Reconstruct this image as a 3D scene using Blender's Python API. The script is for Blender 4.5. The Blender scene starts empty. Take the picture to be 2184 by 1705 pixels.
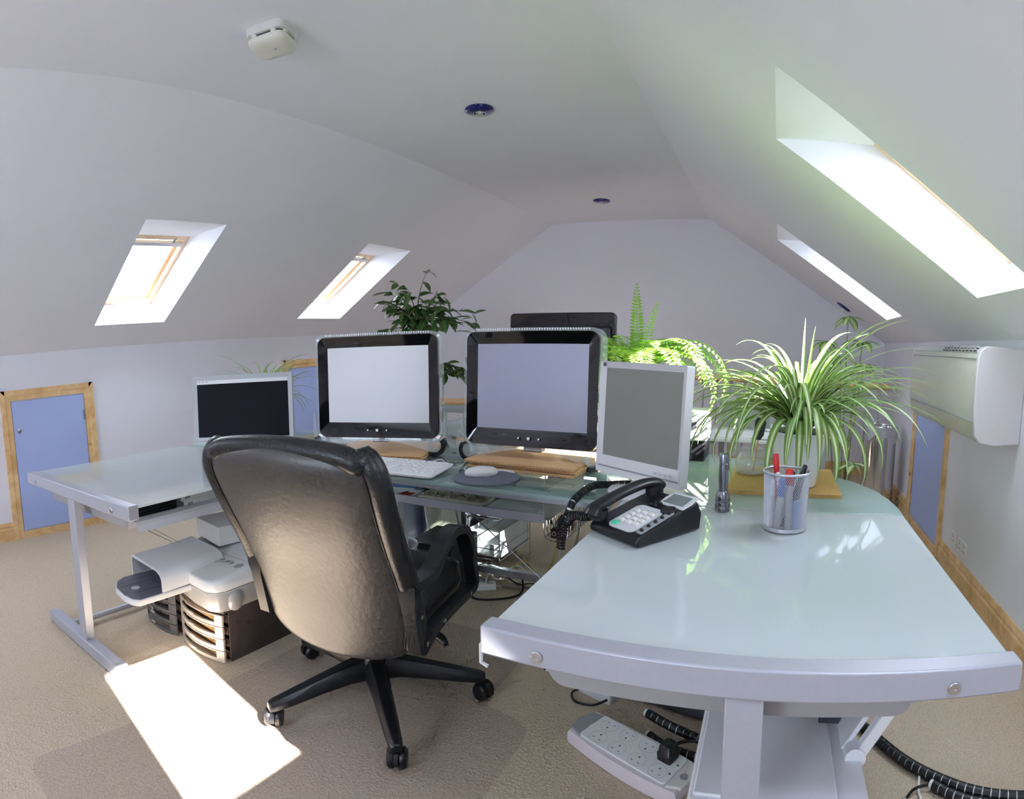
import bpy, bmesh, math, random
from math import sin, cos, pi, radians, atan2, hypot, sqrt
from mathutils import Vector, Matrix, Quaternion, Euler

random.seed(7)
SC = bpy.context.scene
COL = SC.collection
R_ = radians

# ------------------------------------------------------------------ camera
# the photograph is a stitched cylindrical panorama taken from a low standpoint
CAM_H, CAM_F = 1.216, 1251.98           # height (m), focal length in pixels of the 2184x1705 frame
CAM_YAW, CAM_PITCH, CAM_ROLL, CAM_V0 = -0.4515, -0.1343, -0.0063, 900.86
cd = bpy.data.cameras.new('camera')
cd.type = 'PANO'
cd.panorama_type = 'CENTRAL_CYLINDRICAL'
cd.central_cylindrical_radius = 1.0
cd.central_cylindrical_range_u_min = -1092 / CAM_F
cd.central_cylindrical_range_u_max = 1092 / CAM_F
cd.central_cylindrical_range_v_max = CAM_V0 / CAM_F
cd.central_cylindrical_range_v_min = -(1705 - CAM_V0) / CAM_F
cd.clip_start = 0.02
cam = bpy.data.objects.new('camera', cd)
COL.objects.link(cam)
fw = Vector((sin(CAM_YAW) * cos(CAM_PITCH), cos(CAM_YAW) * cos(CAM_PITCH), sin(CAM_PITCH)))
rt = Vector((cos(CAM_YAW), -sin(CAM_YAW), 0))
up = rt.cross(fw)
rt2 = rt * cos(CAM_ROLL) + up * sin(CAM_ROLL)
up2 = up * cos(CAM_ROLL) - rt * sin(CAM_ROLL)
mw = Matrix((rt2, up2, -fw)).transposed().to_4x4()
mw.translation = (0, 0, CAM_H)
cam.matrix_world = mw
SC.camera = cam

# ------------------------------------------------------------------ sky, sun, exposure
SUN_K = Vector((-1.24, 0.35, -1.0))      # travel of the sunlight: in over the right-hand roof slope
wd = bpy.data.worlds.new('sky'); SC.world = wd; wd.use_nodes = True
bg = wd.node_tree.nodes['Background']
bg.inputs['Color'].default_value = (0.75, 0.85, 1.0, 1)
bg.inputs['Strength'].default_value = 20.0
sd = bpy.data.lights.new('sun', 'SUN'); sd.energy = 88.0; sd.angle = R_(0.6); sd.color = (1.0, 0.96, 0.92)
sun = bpy.data.objects.new('sun', sd); COL.objects.link(sun)
sun.rotation_euler = SUN_K.to_track_quat('-Z', 'Y').to_euler()
sun.location = (6, -2, 6)
SC.view_settings.view_transform = 'Standard'
SC.view_settings.look = 'None'
SC.view_settings.gamma = 1
SC.view_settings.use_curve_mapping = False
SC.view_settings.exposure = 0.12
SC.cycles.max_bounces = 10
SC.cycles.diffuse_bounces = 6
SC.cycles.use_adaptive_sampling = True
SC.cycles.adaptive_threshold = 0.08
SC.cycles.adaptive_min_samples = 12
SC.cycles.glossy_bounces = 5
SC.cycles.transmission_bounces = 8
SC.cycles.transparent_max_bounces = 16
SC.cycles.sample_clamp_indirect = 6.0
SC.cycles.caustics_reflective = False
SC.cycles.caustics_refractive = False

# ------------------------------------------------------------------ materials
MATS = {}
def srgb(c):
    return tuple(((v / 255) / 12.92 if v / 255 <= .04045 else ((v / 255 + .055) / 1.055) ** 2.4) for v in c)

def mat(name, col, rough=.5, metal=0.0, var=.06, scale=30.0, bump=0.0, bscale=200.0, spec=.5, coat=0.0,
        trans=0.0, transl=0.0, emit=0.0, alpha=1.0, aniso_axis=None, kind='noise'):
    """principled material whose colour is varied by a procedural noise; col is sRGB 0-255"""
    if name in MATS: return MATS[name]
    m = bpy.data.materials.new(name); m.use_nodes = True
    nt = m.node_tree; N = nt.nodes; L = nt.links
    p = N['Principled BSDF']; out = N['Material Output']
    tc = N.new('ShaderNodeTexCoord')
    c = srgb(col)
    if kind == 'wood':
        mp = N.new('ShaderNodeMapping'); mp.inputs['Scale'].default_value = aniso_axis or (18, 18, 2)
        L.new(tc.outputs['Object'], mp.inputs['Vector'])
        nz = N.new('ShaderNodeTexNoise'); nz.inputs['Scale'].default_value = scale; nz.inputs['Detail'].default_value = 4
        nz.inputs['Distortion'].default_value = 1.2
        L.new(mp.outputs[0], nz.inputs['Vector'])
    else:
        nz = N.new('ShaderNodeTexNoise'); nz.inputs['Scale'].default_value = scale; nz.inputs['Detail'].default_value = 3
        L.new(tc.outputs['Object'], nz.inputs['Vector'])
    rp = N.new('ShaderNodeValToRGB')
    rp.color_ramp.elements[0].position = .3; rp.color_ramp.elements[1].position = .7
    rp.color_ramp.elements[0].color = tuple(v * (1 - var) for v in c) + (1,)
    rp.color_ramp.elements[1].color = tuple(min(1, v * (1 + var)) for v in c) + (1,)
    L.new(nz.outputs['Fac'], rp.inputs['Fac'])
    L.new(rp.outputs['Color'], p.inputs['Base Color'])
    p.inputs['Roughness'].default_value = rough
    p.inputs['Metallic'].default_value = metal
    p.inputs['Specular IOR Level'].default_value = spec
    p.inputs['Coat Weight'].default_value = coat
    p.inputs['Coat Roughness'].default_value = .05
    p.inputs['Transmission Weight'].default_value = trans
    p.inputs['Alpha'].default_value = alpha
    if emit > 0:
        L.new(rp.outputs['Color'], p.inputs['Emission Color']); p.inputs['Emission Strength'].default_value = emit
    if bump > 0:
        bn = N.new('ShaderNodeTexNoise'); bn.inputs['Scale'].default_value = bscale; bn.inputs['Detail'].default_value = 3
        L.new(tc.outputs['Object'], bn.inputs['Vector'])
        b = N.new('ShaderNodeBump'); b.inputs['Strength'].default_value = bump; b.inputs['Distance'].default_value = .01
        L.new(bn.outputs['Fac'], b.inputs['Height']); L.new(b.outputs['Normal'], p.inputs['Normal'])
    if transl > 0:
        t = N.new('ShaderNodeBsdfTranslucent'); L.new(rp.outputs['Color'], t.inputs['Color'])
        mx = N.new('ShaderNodeMixShader'); mx.inputs[0].default_value = transl
        L.new(p.outputs[0], mx.inputs[1]); L.new(t.outputs[0], mx.inputs[2]); L.new(mx.outputs[0], out.inputs['Surface'])
    MATS[name] = m
    return m

def clear_mat(name, tint, diffuse=0.0, dcol=(230, 240, 240), ior=1.45, rough=.02):
    """thin clear sheet: tinted see-through body, Fresnel gloss, a little milky scatter"""
    if name in MATS: return MATS[name]
    m = bpy.data.materials.new(name); m.use_nodes = True
    nt = m.node_tree; N = nt.nodes; L = nt.links
    N.remove(N['Principled BSDF']); out = N['Material Output']
    tr = N.new('ShaderNodeBsdfTransparent'); tr.inputs[0].default_value = tuple(tint) + (1,)
    df = N.new('ShaderNodeBsdfDiffuse')
    tc = N.new('ShaderNodeTexCoord'); nz = N.new('ShaderNodeTexNoise'); nz.inputs['Scale'].default_value = 3
    L.new(tc.outputs['Object'], nz.inputs['Vector'])
    rp = N.new('ShaderNodeValToRGB'); c = srgb(dcol)
    rp.color_ramp.elements[0].color = tuple(v * .95 for v in c) + (1,); rp.color_ramp.elements[1].color = c + (1,)
    L.new(nz.outputs['Fac'], rp.inputs['Fac']); L.new(rp.outputs['Color'], df.inputs['Color'])
    m1 = N.new('ShaderNodeMixShader'); m1.inputs[0].default_value = diffuse
    L.new(tr.outputs[0], m1.inputs[1]); L.new(df.outputs[0], m1.inputs[2])
    gl = N.new('ShaderNodeBsdfGlossy'); gl.inputs['Roughness'].default_value = rough
    fr = N.new('ShaderNodeFresnel'); fr.inputs['IOR'].default_value = ior
    m2 = N.new('ShaderNodeMixShader')
    ge = N.new('ShaderNodeNewGeometry'); mu = N.new('ShaderNodeMath'); mu.operation = 'SUBTRACT'; mu.use_clamp = True
    L.new(fr.outputs[0], mu.inputs[0]); L.new(ge.outputs['Backfacing'], mu.inputs[1])   # the far face of the sheet adds no second mirror
    L.new(mu.outputs[0], m2.inputs[0]); L.new(m1.outputs[0], m2.inputs[1]); L.new(gl.outputs[0], m2.inputs[2])
    L.new(m2.outputs[0], out.inputs['Surface'])
    MATS[name] = m
    return m

def carpet_mat():
    m = bpy.data.materials.new('carpet'); m.use_nodes = True
    nt = m.node_tree; N = nt.nodes; L = nt.links; p = N['Principled BSDF']
    tc = N.new('ShaderNodeTexCoord')
    vo = N.new('ShaderNodeTexVoronoi'); vo.inputs['Scale'].default_value = 120
    L.new(tc.outputs['Object'], vo.inputs['Vector'])
    nz = N.new('ShaderNodeTexNoise'); nz.inputs['Scale'].default_value = 260; nz.inputs['Detail'].default_value = 2
    L.new(tc.outputs['Object'], nz.inputs['Vector'])
    rp = N.new('ShaderNodeValToRGB')
    rp.color_ramp.elements[0].color = srgb((176, 158, 134)) + (1,); rp.color_ramp.elements[0].position = .25
    rp.color_ramp.elements[1].color = srgb((214, 199, 177)) + (1,); rp.color_ramp.elements[1].position = .75
    av = N.new('ShaderNodeMath'); av.operation = 'MULTIPLY_ADD'; av.inputs[1].default_value = -.22; av.inputs[2].default_value = .11   # tufts: dark gaps between loops
    L.new(vo.outputs['Distance'], av.inputs[0])
    ad = N.new('ShaderNodeMath'); ad.operation = 'ADD'; L.new(nz.outputs['Fac'], ad.inputs[0]); L.new(av.outputs[0], ad.inputs[1])
    L.new(ad.outputs[0], rp.inputs['Fac']); L.new(rp.outputs[0], p.inputs['Base Color'])
    p.inputs['Roughness'].default_value = .95; p.inputs['Specular IOR Level'].default_value = .1
    b = N.new('ShaderNodeBump'); b.inputs['Strength'].default_value = .6; b.inputs['Distance'].default_value = .005
    L.new(vo.outputs['Distance'], b.inputs['Height']); L.new(b.outputs[0], p.inputs['Normal'])
    return m

def pine_mat():
    """knotty varnished pine"""
    m = bpy.data.materials.new('knotty_pine'); m.use_nodes = True
    nt = m.node_tree; N = nt.nodes; L = nt.links; p = N['Principled BSDF']
    tc = N.new('ShaderNodeTexCoord')
    nz = N.new('ShaderNodeTexNoise'); nz.inputs['Scale'].default_value = 9; nz.inputs['Detail'].default_value = 5; nz.inputs['Distortion'].default_value = .8
    L.new(tc.outputs['Object'], nz.inputs['Vector'])
    rp = N.new('ShaderNodeValToRGB')
    rp.color_ramp.elements[0].color = srgb((208, 162, 104)) + (1,); rp.color_ramp.elements[0].position = .3
    rp.color_ramp.elements[1].color = srgb((238, 204, 152)) + (1,); rp.color_ramp.elements[1].position = .65
    L.new(nz.outputs['Fac'], rp.inputs['Fac'])
    vo = N.new('ShaderNodeTexVoronoi'); vo.inputs['Scale'].default_value = 4.2
    L.new(tc.outputs['Object'], vo.inputs['Vector'])
    kr = N.new('ShaderNodeValToRGB'); kr.color_ramp.elements[0].position = .05; kr.color_ramp.elements[1].position = .11
    kr.color_ramp.elements[0].color = (1, 1, 1, 1); kr.color_ramp.elements[1].color = (0, 0, 0, 1)
    L.new(vo.outputs['Distance'], kr.inputs['Fac'])
    mx = N.new('ShaderNodeMixRGB'); mx.inputs['Color2'].default_value = srgb((110, 66, 30)) + (1,)
    L.new(kr.outputs[0], mx.inputs['Fac']); L.new(rp.outputs[0], mx.inputs['Color1']); L.new(mx.outputs[0], p.inputs['Base Color'])
    p.inputs['Roughness'].default_value = .35; p.inputs['Coat Weight'].default_value = .2
    return m

M_WALL = mat('lavender_wall_paint', (236, 236, 246), .75, var=.012, scale=2, bump=.03, bscale=350, spec=.25)
M_CEIL = mat('ceiling_paint', (238, 238, 246), .75, var=.012, scale=2, bump=.03, bscale=350, spec=.25)
M_REVEAL = mat('white_reveal_paint', (242, 243, 249), .7, var=.01, scale=3, spec=.3)
M_CARPET = carpet_mat()
M_PINE = pine_mat()
M_DOOR = mat('blue_door_paint', (172, 190, 240), .5, var=.02, scale=3)
M_WINPINE = mat('window_pine', (226, 196, 160), .4, var=.08, scale=3, kind='wood')
M_PANE = clear_mat('window_pane', (.97, .98, .99), .0)
M_STEEL = mat('satin_chrome', (205, 205, 210), .25, 1.0, var=.03)
M_CHROME = mat('chrome', (225, 225, 230), .08, 1.0, var=.02)
M_SILVER = mat('silver_powder_coat', (176, 177, 187), .4, .25, var=.02, scale=90, bump=.03, bscale=900)
M_GREYPLATE = mat('grey_steel_plate', (172, 172, 176), .45, .3, var=.02)
M_FROST = mat('frosted_aqua_glass', (228, 235, 236), .05, var=.015, scale=2, transl=.38, coat=.6)
M_GLASS = clear_mat('clear_green_glass', (.90, .965, .95), .20, (196, 228, 224), 1.5)
M_BLACK = mat('black_plastic', (26, 26, 30), .35, var=.1)
M_GLOSSBLACK = mat('gloss_black', (12, 12, 14), .06, var=.1, coat=.5)
M_LEATHER = mat('black_leather', (30, 29, 31), .38, var=.15, scale=8, bump=.18, bscale=90)
M_LEATHERB = mat('glow_lightened_leather', (56, 52, 50), .42, spec=.8, var=.2, scale=5, bump=.12, bscale=60)  # black leather, base colour lightened to stand in for bounce glow and sheen
M_WHITE = mat('white_plastic', (236, 236, 238), .35, var=.01)
M_OFFWHITE = mat('offwhite_plastic', (222, 220, 216), .4, var=.015)
M_LGREY = mat('light_grey_plastic', (200, 201, 204), .42, var=.02)
M_MGREY = mat('mid_grey_plastic', (150, 151, 156), .45, var=.03)
M_DGREY = mat('dark_grey_plastic', (74, 74, 82), .4, var=.06)
M_ACRYL = clear_mat('clear_acrylic', (.97, .98, .985), .20, (240, 243, 247), 1.45)
M_PAPER = mat('white_paper', (240, 240, 240), .8, var=.01)

# ------------------------------------------------------------------ mesh helpers
class MB:
    def __init__(s): s.v = []; s.f = []
    def add(s, vs, fs, M=None):
        o = len(s.v)
        s.v += [(M @ Vector(v)) if M is not None else Vector(v) for v in vs]
        s.f += [tuple(i + o for i in f) for f in fs]
        return s
    def box(s, x0, x1, y0, y1, z0, z1, M=None):
        return s.add([(x0, y0, z0), (x1, y0, z0), (x1, y1, z0), (x0, y1, z0), (x0, y0, z1), (x1, y0, z1), (x1, y1, z1), (x0, y1, z1)],
                     [(0, 3, 2, 1), (4, 5, 6, 7), (0, 1, 5, 4), (1, 2, 6, 5), (2, 3, 7, 6), (3, 0, 4, 7)], M)
    def prism(s, poly, a, b, axis='z', M=None):
        """poly (2-D, counter-clockwise) extruded from a to b along axis"""
        n = len(poly)
        def P(p, h):
            return (p[0], p[1], h) if axis == 'z' else ((p[0], h, p[1]) if axis == 'y' else (h, p[0], p[1]))
        vs = [P(p, a) for p in poly] + [P(p, b) for p in poly]
        fs = [tuple(range(n))[::-1], tuple(range(n, 2 * n))] + [(i, (i + 1) % n, n + (i + 1) % n, n + i) for i in range(n)]
        return s.add(vs, fs, M)
    def loft(s, rings, caps=True, closed=True, M=None):
        n = len(rings[0]); vs = [p for r in rings for p in r]; fs = []
        for k in range(len(rings) - 1):
            for i in range(n if closed else n - 1):
                j = (i + 1) % n
                fs.append((k * n + i, k * n + j, (k + 1) * n + j, (k + 1) * n + i))
        if caps and closed:
            fs.append(tuple(range(n))[::-1]); fs.append(tuple(range((len(rings) - 1) * n, len(rings) * n)))
        return s.add(vs, fs, M)
    def cyl(s, p0, p1, r0, r1=None, n=16, M=None):
        p0 = Vector(p0); p1 = Vector(p1); r1 = r0 if r1 is None else r1
        q = (p1 - p0).to_track_quat('Z', 'Y')
        rings = [[p + q @ Vector((r * cos(2 * pi * i / n), r * sin(2 * pi * i / n), 0)) for i in range(n)] for p, r in ((p0, r0), (p1, r1))]
        return s.loft(rings, M=M)
    def lathe(s, prof, c=(0, 0, 0), n=24, axis='z', M=None):
        """prof: list of (radius, height)"""
        rings = []
        for r, h in prof:
            ring = []
            for i in range(n):
                a = 2 * pi * i / n; x, y = r * cos(a), r * sin(a)
                p = (x, y, h) if axis == 'z' else ((x, h, -y) if axis == 'y' else (h, x, y))
                ring.append((p[0] + c[0], p[1] + c[1], p[2] + c[2]))
            rings.append(ring)
        return s.loft(rings, M=M)
    def tube(s, pts, r, n=8, closed=False, M=None, flat=None):
        pts = [Vector(p) for p in pts]; m = len(pts); rings = []
        t0 = (pts[1] - pts[0]).normalized()
        u = t0.orthogonal().normalized()
        for i, p in enumerate(pts):
            t = ((pts[(i + 1) % m] if (closed or i < m - 1) else p) - (pts[i - 1] if (closed or i > 0) else p)).normalized()
            u = (u - t * u.dot(t)); u = u.normalized() if u.length > 1e-6 else t.orthogonal().normalized()
            w = t.cross(u); rr = r[i] if isinstance(r, (list, tuple)) else r
            rings.append([p + (u * cos(2 * pi * k / n) + w * sin(2 * pi * k / n)) * rr for k in range(n)])
        if closed: rings.append(rings[0])
        return s.loft(rings, caps=not closed, M=M)
    def sphere(s, c, r, n=12, m=8, sc=(1, 1, 1), M=None):
        rings = []
        for k in range(m + 1):
            ph = -pi / 2 + pi * k / m; rr = max(cos(ph), 1e-3)
            rings.append([(c[0] + r * sc[0] * rr * cos(2 * pi * i / n), c[1] + r * sc[1] * rr * sin(2 * pi * i / n), c[2] + r * sc[2] * sin(ph)) for i in range(n)])
        return s.loft(rings, M=M)
    def mesh(s, name, m, smooth=None):
        me = bpy.data.meshes.new(name); me.from_pydata([tuple(v) for v in s.v], [], s.f); me.update()
        bm = bmesh.new(); bm.from_mesh(me); bmesh.ops.recalc_face_normals(bm, faces=bm.faces); bm.to_mesh(me); bm.free()
        if m: me.materials.append(m)
        if smooth is not None:
            me.polygons.foreach_set('use_smooth', [True] * len(me.polygons))
            me.set_sharp_from_angle(angle=R_(smooth))
        return me
    def build(s, name, m, parent=None, smooth=None, bevel=0, seg=2, loc=None, rot=None):
        o = bpy.data.objects.new(name, s.mesh(name, m, smooth)); COL.objects.link(o)
        if parent: o.parent = parent
        if loc: o.location = loc
        if rot: o.rotation_euler = rot
        if bevel:
            b = o.modifiers.new('bevel', 'BEVEL'); b.width = bevel; b.segments = seg; b.limit_method = 'ANGLE'; b.angle_limit = R_(35)
            if smooth is None:
                o.data.polygons.foreach_set('use_smooth', [True] * len(o.data.polygons)); o.data.set_sharp_from_angle(angle=R_(50))
                b.harden_normals = False
        return o

def rrect(w, h, r, n=5, cx=0, cy=0):
    """rounded rectangle polygon, counter-clockwise"""
    P = []
    for sx, sy, a0 in ((1, 1, 0), (-1, 1, 90), (-1, -1, 180), (1, -1, 270)):
        for i in range(n + 1):
            a = R_(a0 + 90 * i / n)
            P.append((cx + sx * (w / 2 - r) + r * cos(a), cy + sy * (h / 2 - r) + r * sin(a)))
    return P

def link_mesh(name, me, parent=None, loc=None, rot=None, scale=None, M=None):
    o = bpy.data.objects.new(name, me); COL.objects.link(o)
    if parent: o.parent = parent
    if M is not None: o.matrix_local = M
    else:
        if loc: o.location = loc
        if rot: o.rotation_euler = rot
        if scale: o.scale = scale
    return o

def tag(o, label, cat, group=None):
    o['label'] = label; o['category'] = cat
    if group: o['group'] = group
    return o

def thing(name, label, cat, loc=(0, 0, 0), rz=0, group=None):
    o = bpy.data.objects.new(name, None); COL.objects.link(o)
    o.location = loc; o.rotation_euler = (0, 0, rz); o.empty_display_size = .05
    return tag(o, label, cat, group)

def struct(o):
    o['kind'] = 'structure'; return o

def sroot(name, loc=(0, 0, 0)):
    o = bpy.data.objects.new(name, None); COL.objects.link(o); o.location = loc; o.empty_display_size = .05
    return struct(o)

def smooth_path(pts, k=6):
    """Catmull-Rom through pts"""
    P = [Vector(p) for p in pts]; P = [P[0] * 2 - P[1]] + P + [P[-1] * 2 - P[-2]]; out = []
    for i in range(1, len(P) - 2):
        a, b, c, d = P[i - 1:i + 3]
        for j in range(k):
            t = j / k
            out.append(.5 * ((2 * b) + (c - a) * t + (2 * a - 5 * b + 4 * c - d) * t * t + (3 * b - a - 3 * c + d) * t ** 3))
    out.append(P[-2]); return out

# ------------------------------------------------------------------ the room
XL, XR, YB, YE = -4.097, 1.045, -2.4, 5.804
ZK, ZC, AS = 1.340, 2.423, 0.5502
CA, SA = cos(AS), sin(AS)
TL = (ZC - ZK) / SA                       # slope length
XCL, XCR = XL + CA * TL, XR - CA * TL     # ceiling edges
T0, T1, DR = .286, 1.288, .20             # skylight opening along the slope, reveal depth
def SL(t, y, d=0): return (XL + CA * t - SA * d, y, ZK + SA * t + CA * d)
def SR(t, y, d=0): return (XR - CA * t + SA * d, y, ZK + SA * t + CA * d)

b = MB(); b.box(XL - .1, XR + .1, YB - .1, YE + .1, -.12, 0); struct(b.build('floor', M_CARPET))
b = MB(); b.box(XCL, XCR, YB, YE, ZC, ZC + .05); struct(b.build('ceiling', M_CEIL))
b = MB(); b.box(XL - .08, XL, YB, YE, 0, ZK); struct(b.build('wall_left', M_WALL))
b = MB(); b.box(XR, XR + .08, YB, YE, 0, ZK); struct(b.build('wall_right', M_WALL))
gable = [(XR, 0), (XR, ZK), (XCR, ZC), (XCL, ZC), (XL, ZK), (XL, 0)]
b = MB(); b.prism(gable, YE, YE + .08, 'y'); struct(b.build('wall_end', M_WALL))
# the gable behind the camera gets an unseen window, added to brighten the room
WX0, WX1, WZ0, WZ1 = -2.0, -1.0, .85, 2.0
b = MB()
b.prism([(XL, 0), (WX0, 0), (WX0, ZC), (XCL, ZC), (XL, ZK)], YB - .08, YB, 'y')
b.prism([(WX1, 0), (XR, 0), (XR, ZK), (XCR, ZC), (WX1, ZC)], YB - .08, YB, 'y')
b.box(WX0, WX1, YB - .08, YB, 0, WZ0); b.box(WX0, WX1, YB - .08, YB, WZ1, ZC)
struct(b.build('wall_back', M_WALL))
w = sroot('window_6', ((WX0 + WX1) / 2, YB, WZ0))
hw = (WX1 - WX0) / 2
b = MB()
for x in (-hw, -.03, hw - .06): b.box(x, x + .06, -.07, -.01, 0, WZ1 - WZ0)
b.box(-hw, hw, -.07, -.01, 0, .06); b.box(-hw, hw, -.07, -.01, WZ1 - WZ0 - .06, WZ1 - WZ0)
b.build('window_frame', M_REVEAL, w)
for s in (-1, 1):
    b = MB(); b.box(min(s * .03, s * hw), max(s * .03, s * hw), -.045, -.039, .05, WZ1 - WZ0 - .05); b.build('pane', M_PANE, w)

def slope(name, S, wins):
    b = MB(); ys = [YB] + [y for w in wins for y in w] + [YE]
    for i in range(len(ys) - 1):
        y0, y1 = ys[i], ys[i + 1]
        bands = ((0, TL),) if i % 2 == 0 else ((0, T0), (T1, TL))
        for a, c in bands:
            b.add([S(a, y0), S(a, y1), S(c, y1), S(c, y0)], [(0, 1, 2, 3)])
    return struct(b.build(name, M_CEIL))

WIN_L = [(-.42, .14), (1.717, 2.290), (3.664, 4.224)]
WIN_R = [(.03, .58), (1.775, 2.362), (3.89, 4.440)]
slope('ceiling_left', SL, WIN_L)
slope('ceiling_right', SR, WIN_R)

def skylight(n, S, y0, y1):
    c = Vector(S(.6, (y0 + y1) / 2, 0)); w = sroot('window_%d' % n, c)
    def LV(t, y, d): return Vector(S(t, y, d)) - c
    i0, i1 = T0 - .02, T1 - DR * CA / SA       # head lining runs level, sill lining square to the slope
    ya, yb = y0 + .03, y1 - .03
    O = [LV(T0, y0, 0), LV(T0, y1, 0), LV(T1, y1, 0), LV(T1, y0, 0)]
    I = [LV(i0, ya, DR), LV(i0, yb, DR), LV(i1, yb, DR), LV(i1, ya, DR)]
    b = MB(); b.loft([O, I], caps=False); b.build('reveal', M_REVEAL, w)
    def frame(nm, t0, t1, a, bb, wd, d0, d1, m):
        b = MB()
        for (ta, tb, p, q) in ((t0, t0 + wd, a, bb), (t1 - wd, t1, a, bb), (t0 + wd, t1 - wd, a, a + wd), (t0 + wd, t1 - wd, bb - wd, bb)):
            b.loft([[LV(ta, p, d0), LV(tb, p, d0), LV(tb, q, d0), LV(ta, q, d0)], [LV(ta, p, d1), LV(tb, p, d1), LV(tb, q, d1), LV(ta, q, d1)]])
        return b.build(nm, m, w)
    frame('window_frame', i0 - .02, i1 + .02, ya - .02, yb + .02, .05, DR - .005, DR + .05, M_WINPINE)
    frame('sash', i0 + .025, i1 - .025, ya + .025, yb - .025, .035, DR + .03, DR + .065, M_WINPINE)
    b = MB(); e = .055
    b.loft([[LV(i0 + e, ya + e, DR + .045), LV(i1 - e, ya + e, DR + .045), LV(i1 - e, yb - e, DR + .045), LV(i0 + e, yb - e, DR + .045)],
            [LV(i0 + e, ya + e, DR + .052), LV(i1 - e, ya + e, DR + .052), LV(i1 - e, yb - e, DR + .052), LV(i0 + e, yb - e, DR + .052)]])
    b.build('pane', M_PANE, w)
    b = MB()                                   # the grey control bar across the head of the sash
    b.loft([[LV(i1 - .085, ya + .03, DR - .01), LV(i1 - .055, ya + .03, DR - .01), LV(i1 - .055, yb - .03, DR - .01), LV(i1 - .085, yb - .03, DR - .01)],
            [LV(i1 - .085, ya + .03, DR + .015), LV(i1 - .055, ya + .03, DR + .015), LV(i1 - .055, yb - .03, DR + .015), LV(i1 - .085, yb - .03, DR + .015)]])
    cb = b.build('control_bar', M_LGREY, w)
    for y in (ya + .1, yb - .1):
        b = MB(); b.cyl(LV(i1 - .06, y, DR), LV(i1 - .01, y, DR), .008, n=8); b.build('bracket', M_MGREY, cb)
    # sampling portal for the daylight (adds no light of its own)
    pl = bpy.data.lights.new('daylight_portal', 'AREA'); pl.shape = 'RECTANGLE'; pl.size = (i1 - i0); pl.size_y = yb - ya
    pl.cycles.is_portal = True
    po = bpy.data.objects.new('daylight_portal', pl); COL.objects.link(po)
    tx = (Vector(S(1, 0, 0)) - Vector(S(0, 0, 0))).normalized(); nz = (Vector(S(0, 0, 1)) - Vector(S(0, 0, 0))).normalized()
    ty = nz.cross(tx)
    mm = Matrix((tx, ty, nz)).transposed().to_4x4(); mm.translation = Vector(S((i0 + i1) / 2, (y0 + y1) / 2, DR + .07)); po.matrix_world = mm

skylight(1, SL, *WIN_L[1]); skylight(2, SL, *WIN_L[2]); skylight(3, SR, *WIN_R[1]); skylight(4, SR, *WIN_R[2])
skylight(5, SR, *WIN_R[0]); skylight(7, SL, *WIN_L[0])  # the left one is out of view, added to let in more daylight
pl = bpy.data.lights.new('daylight_portal', 'AREA'); pl.shape = 'RECTANGLE'; pl.size = WX1 - WX0; pl.size_y = WZ1 - WZ0; pl.cycles.is_portal = True
po = bpy.data.objects.new('daylight_portal', pl); COL.objects.link(po); po.location = ((WX0 + WX1) / 2, YB - .1, (WZ0 + WZ1) / 2); po.rotation_euler = (R_(90), 0, 0)

# skirting boards (moulded profile) and knee-wall doors
def skirting(name, x, sgn, y0, y1, h=.13, m=M_PINE):
    pr = [(0, 0), (.018, 0), (.018, h * .62), (.012, h * .72), (.014, h * .80), (.006, h), (0, h)]
    b = MB(); b.prism([(x + sgn * p, z) for p, z in (pr if sgn > 0 else pr[::-1])], y0, y1, 'y')
    return struct(b.build(name, m))

def knee_door(n, x, sgn, y0, y1, z1, knob=None, hinge=None):
    """pine architrave, painted panel; y0..y1, z1 are the outer edges of the architrave"""
    w = sroot('door_%d' % n, (x, (y0 + y1) / 2, 0)); hy = (y1 - y0) / 2; aw = .075
    for s in (-1, 1):
        prof = [(0, 0), (.022, .0), (.022, aw * .45), (.016, aw * .6), (.014, aw), (0, aw)]
        b = MB(); b.prism([(sgn * p, s * (hy - q)) for p, q in prof], 0, z1, 'z'); b.build('door_jamb', M_PINE, w)
    prof = [(0, 0), (.022, .0), (.022, aw * .45), (.016, aw * .6), (.014, aw), (0, aw)]
    b = MB()
    b.loft([[(sgn * p, -hy + q, z1 - q) for p, q in prof], [(sgn * p, hy - q, z1 - q) for p, q in prof]]); b.build('door_head', M_PINE, w)
    b = MB(); b.box(*sorted((0, sgn * .02)), -hy + aw, hy - aw, 0, .05); b.build('door_sill', M_PINE, w)
    g = .006
    b = MB(); b.box(*sorted((-sgn * .012, sgn * .008)), -hy + aw + g, hy - aw - g, .05 + g, z1 - aw - g)
    pnl = b.build('door_panel', M_DOOR, w, bevel=.002)
    if knob:
        b = MB(); b.lathe([(.018, 0), (.018, .002), (.010, .003), (.009, .005), (.003, .0055)], (0, 0, 0), 18, 'x')
        k = b.build('lock', M_STEEL, pnl, 40, loc=(sgn * .008, knob[0] - (y0 + y1) / 2, knob[1]))
        if sgn < 0: k.rotation_euler = (0, 0, pi)
    if hinge:
        for hz in hinge[1]:
            b = MB(); b.box(*sorted((sgn * .006, sgn * .014)), hinge[0] - (y0 + y1) / 2 - .01, hinge[0] - (y0 + y1) / 2 + .01, hz - .035, hz + .035); b.build('hinge', M_STEEL, pnl)

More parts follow.
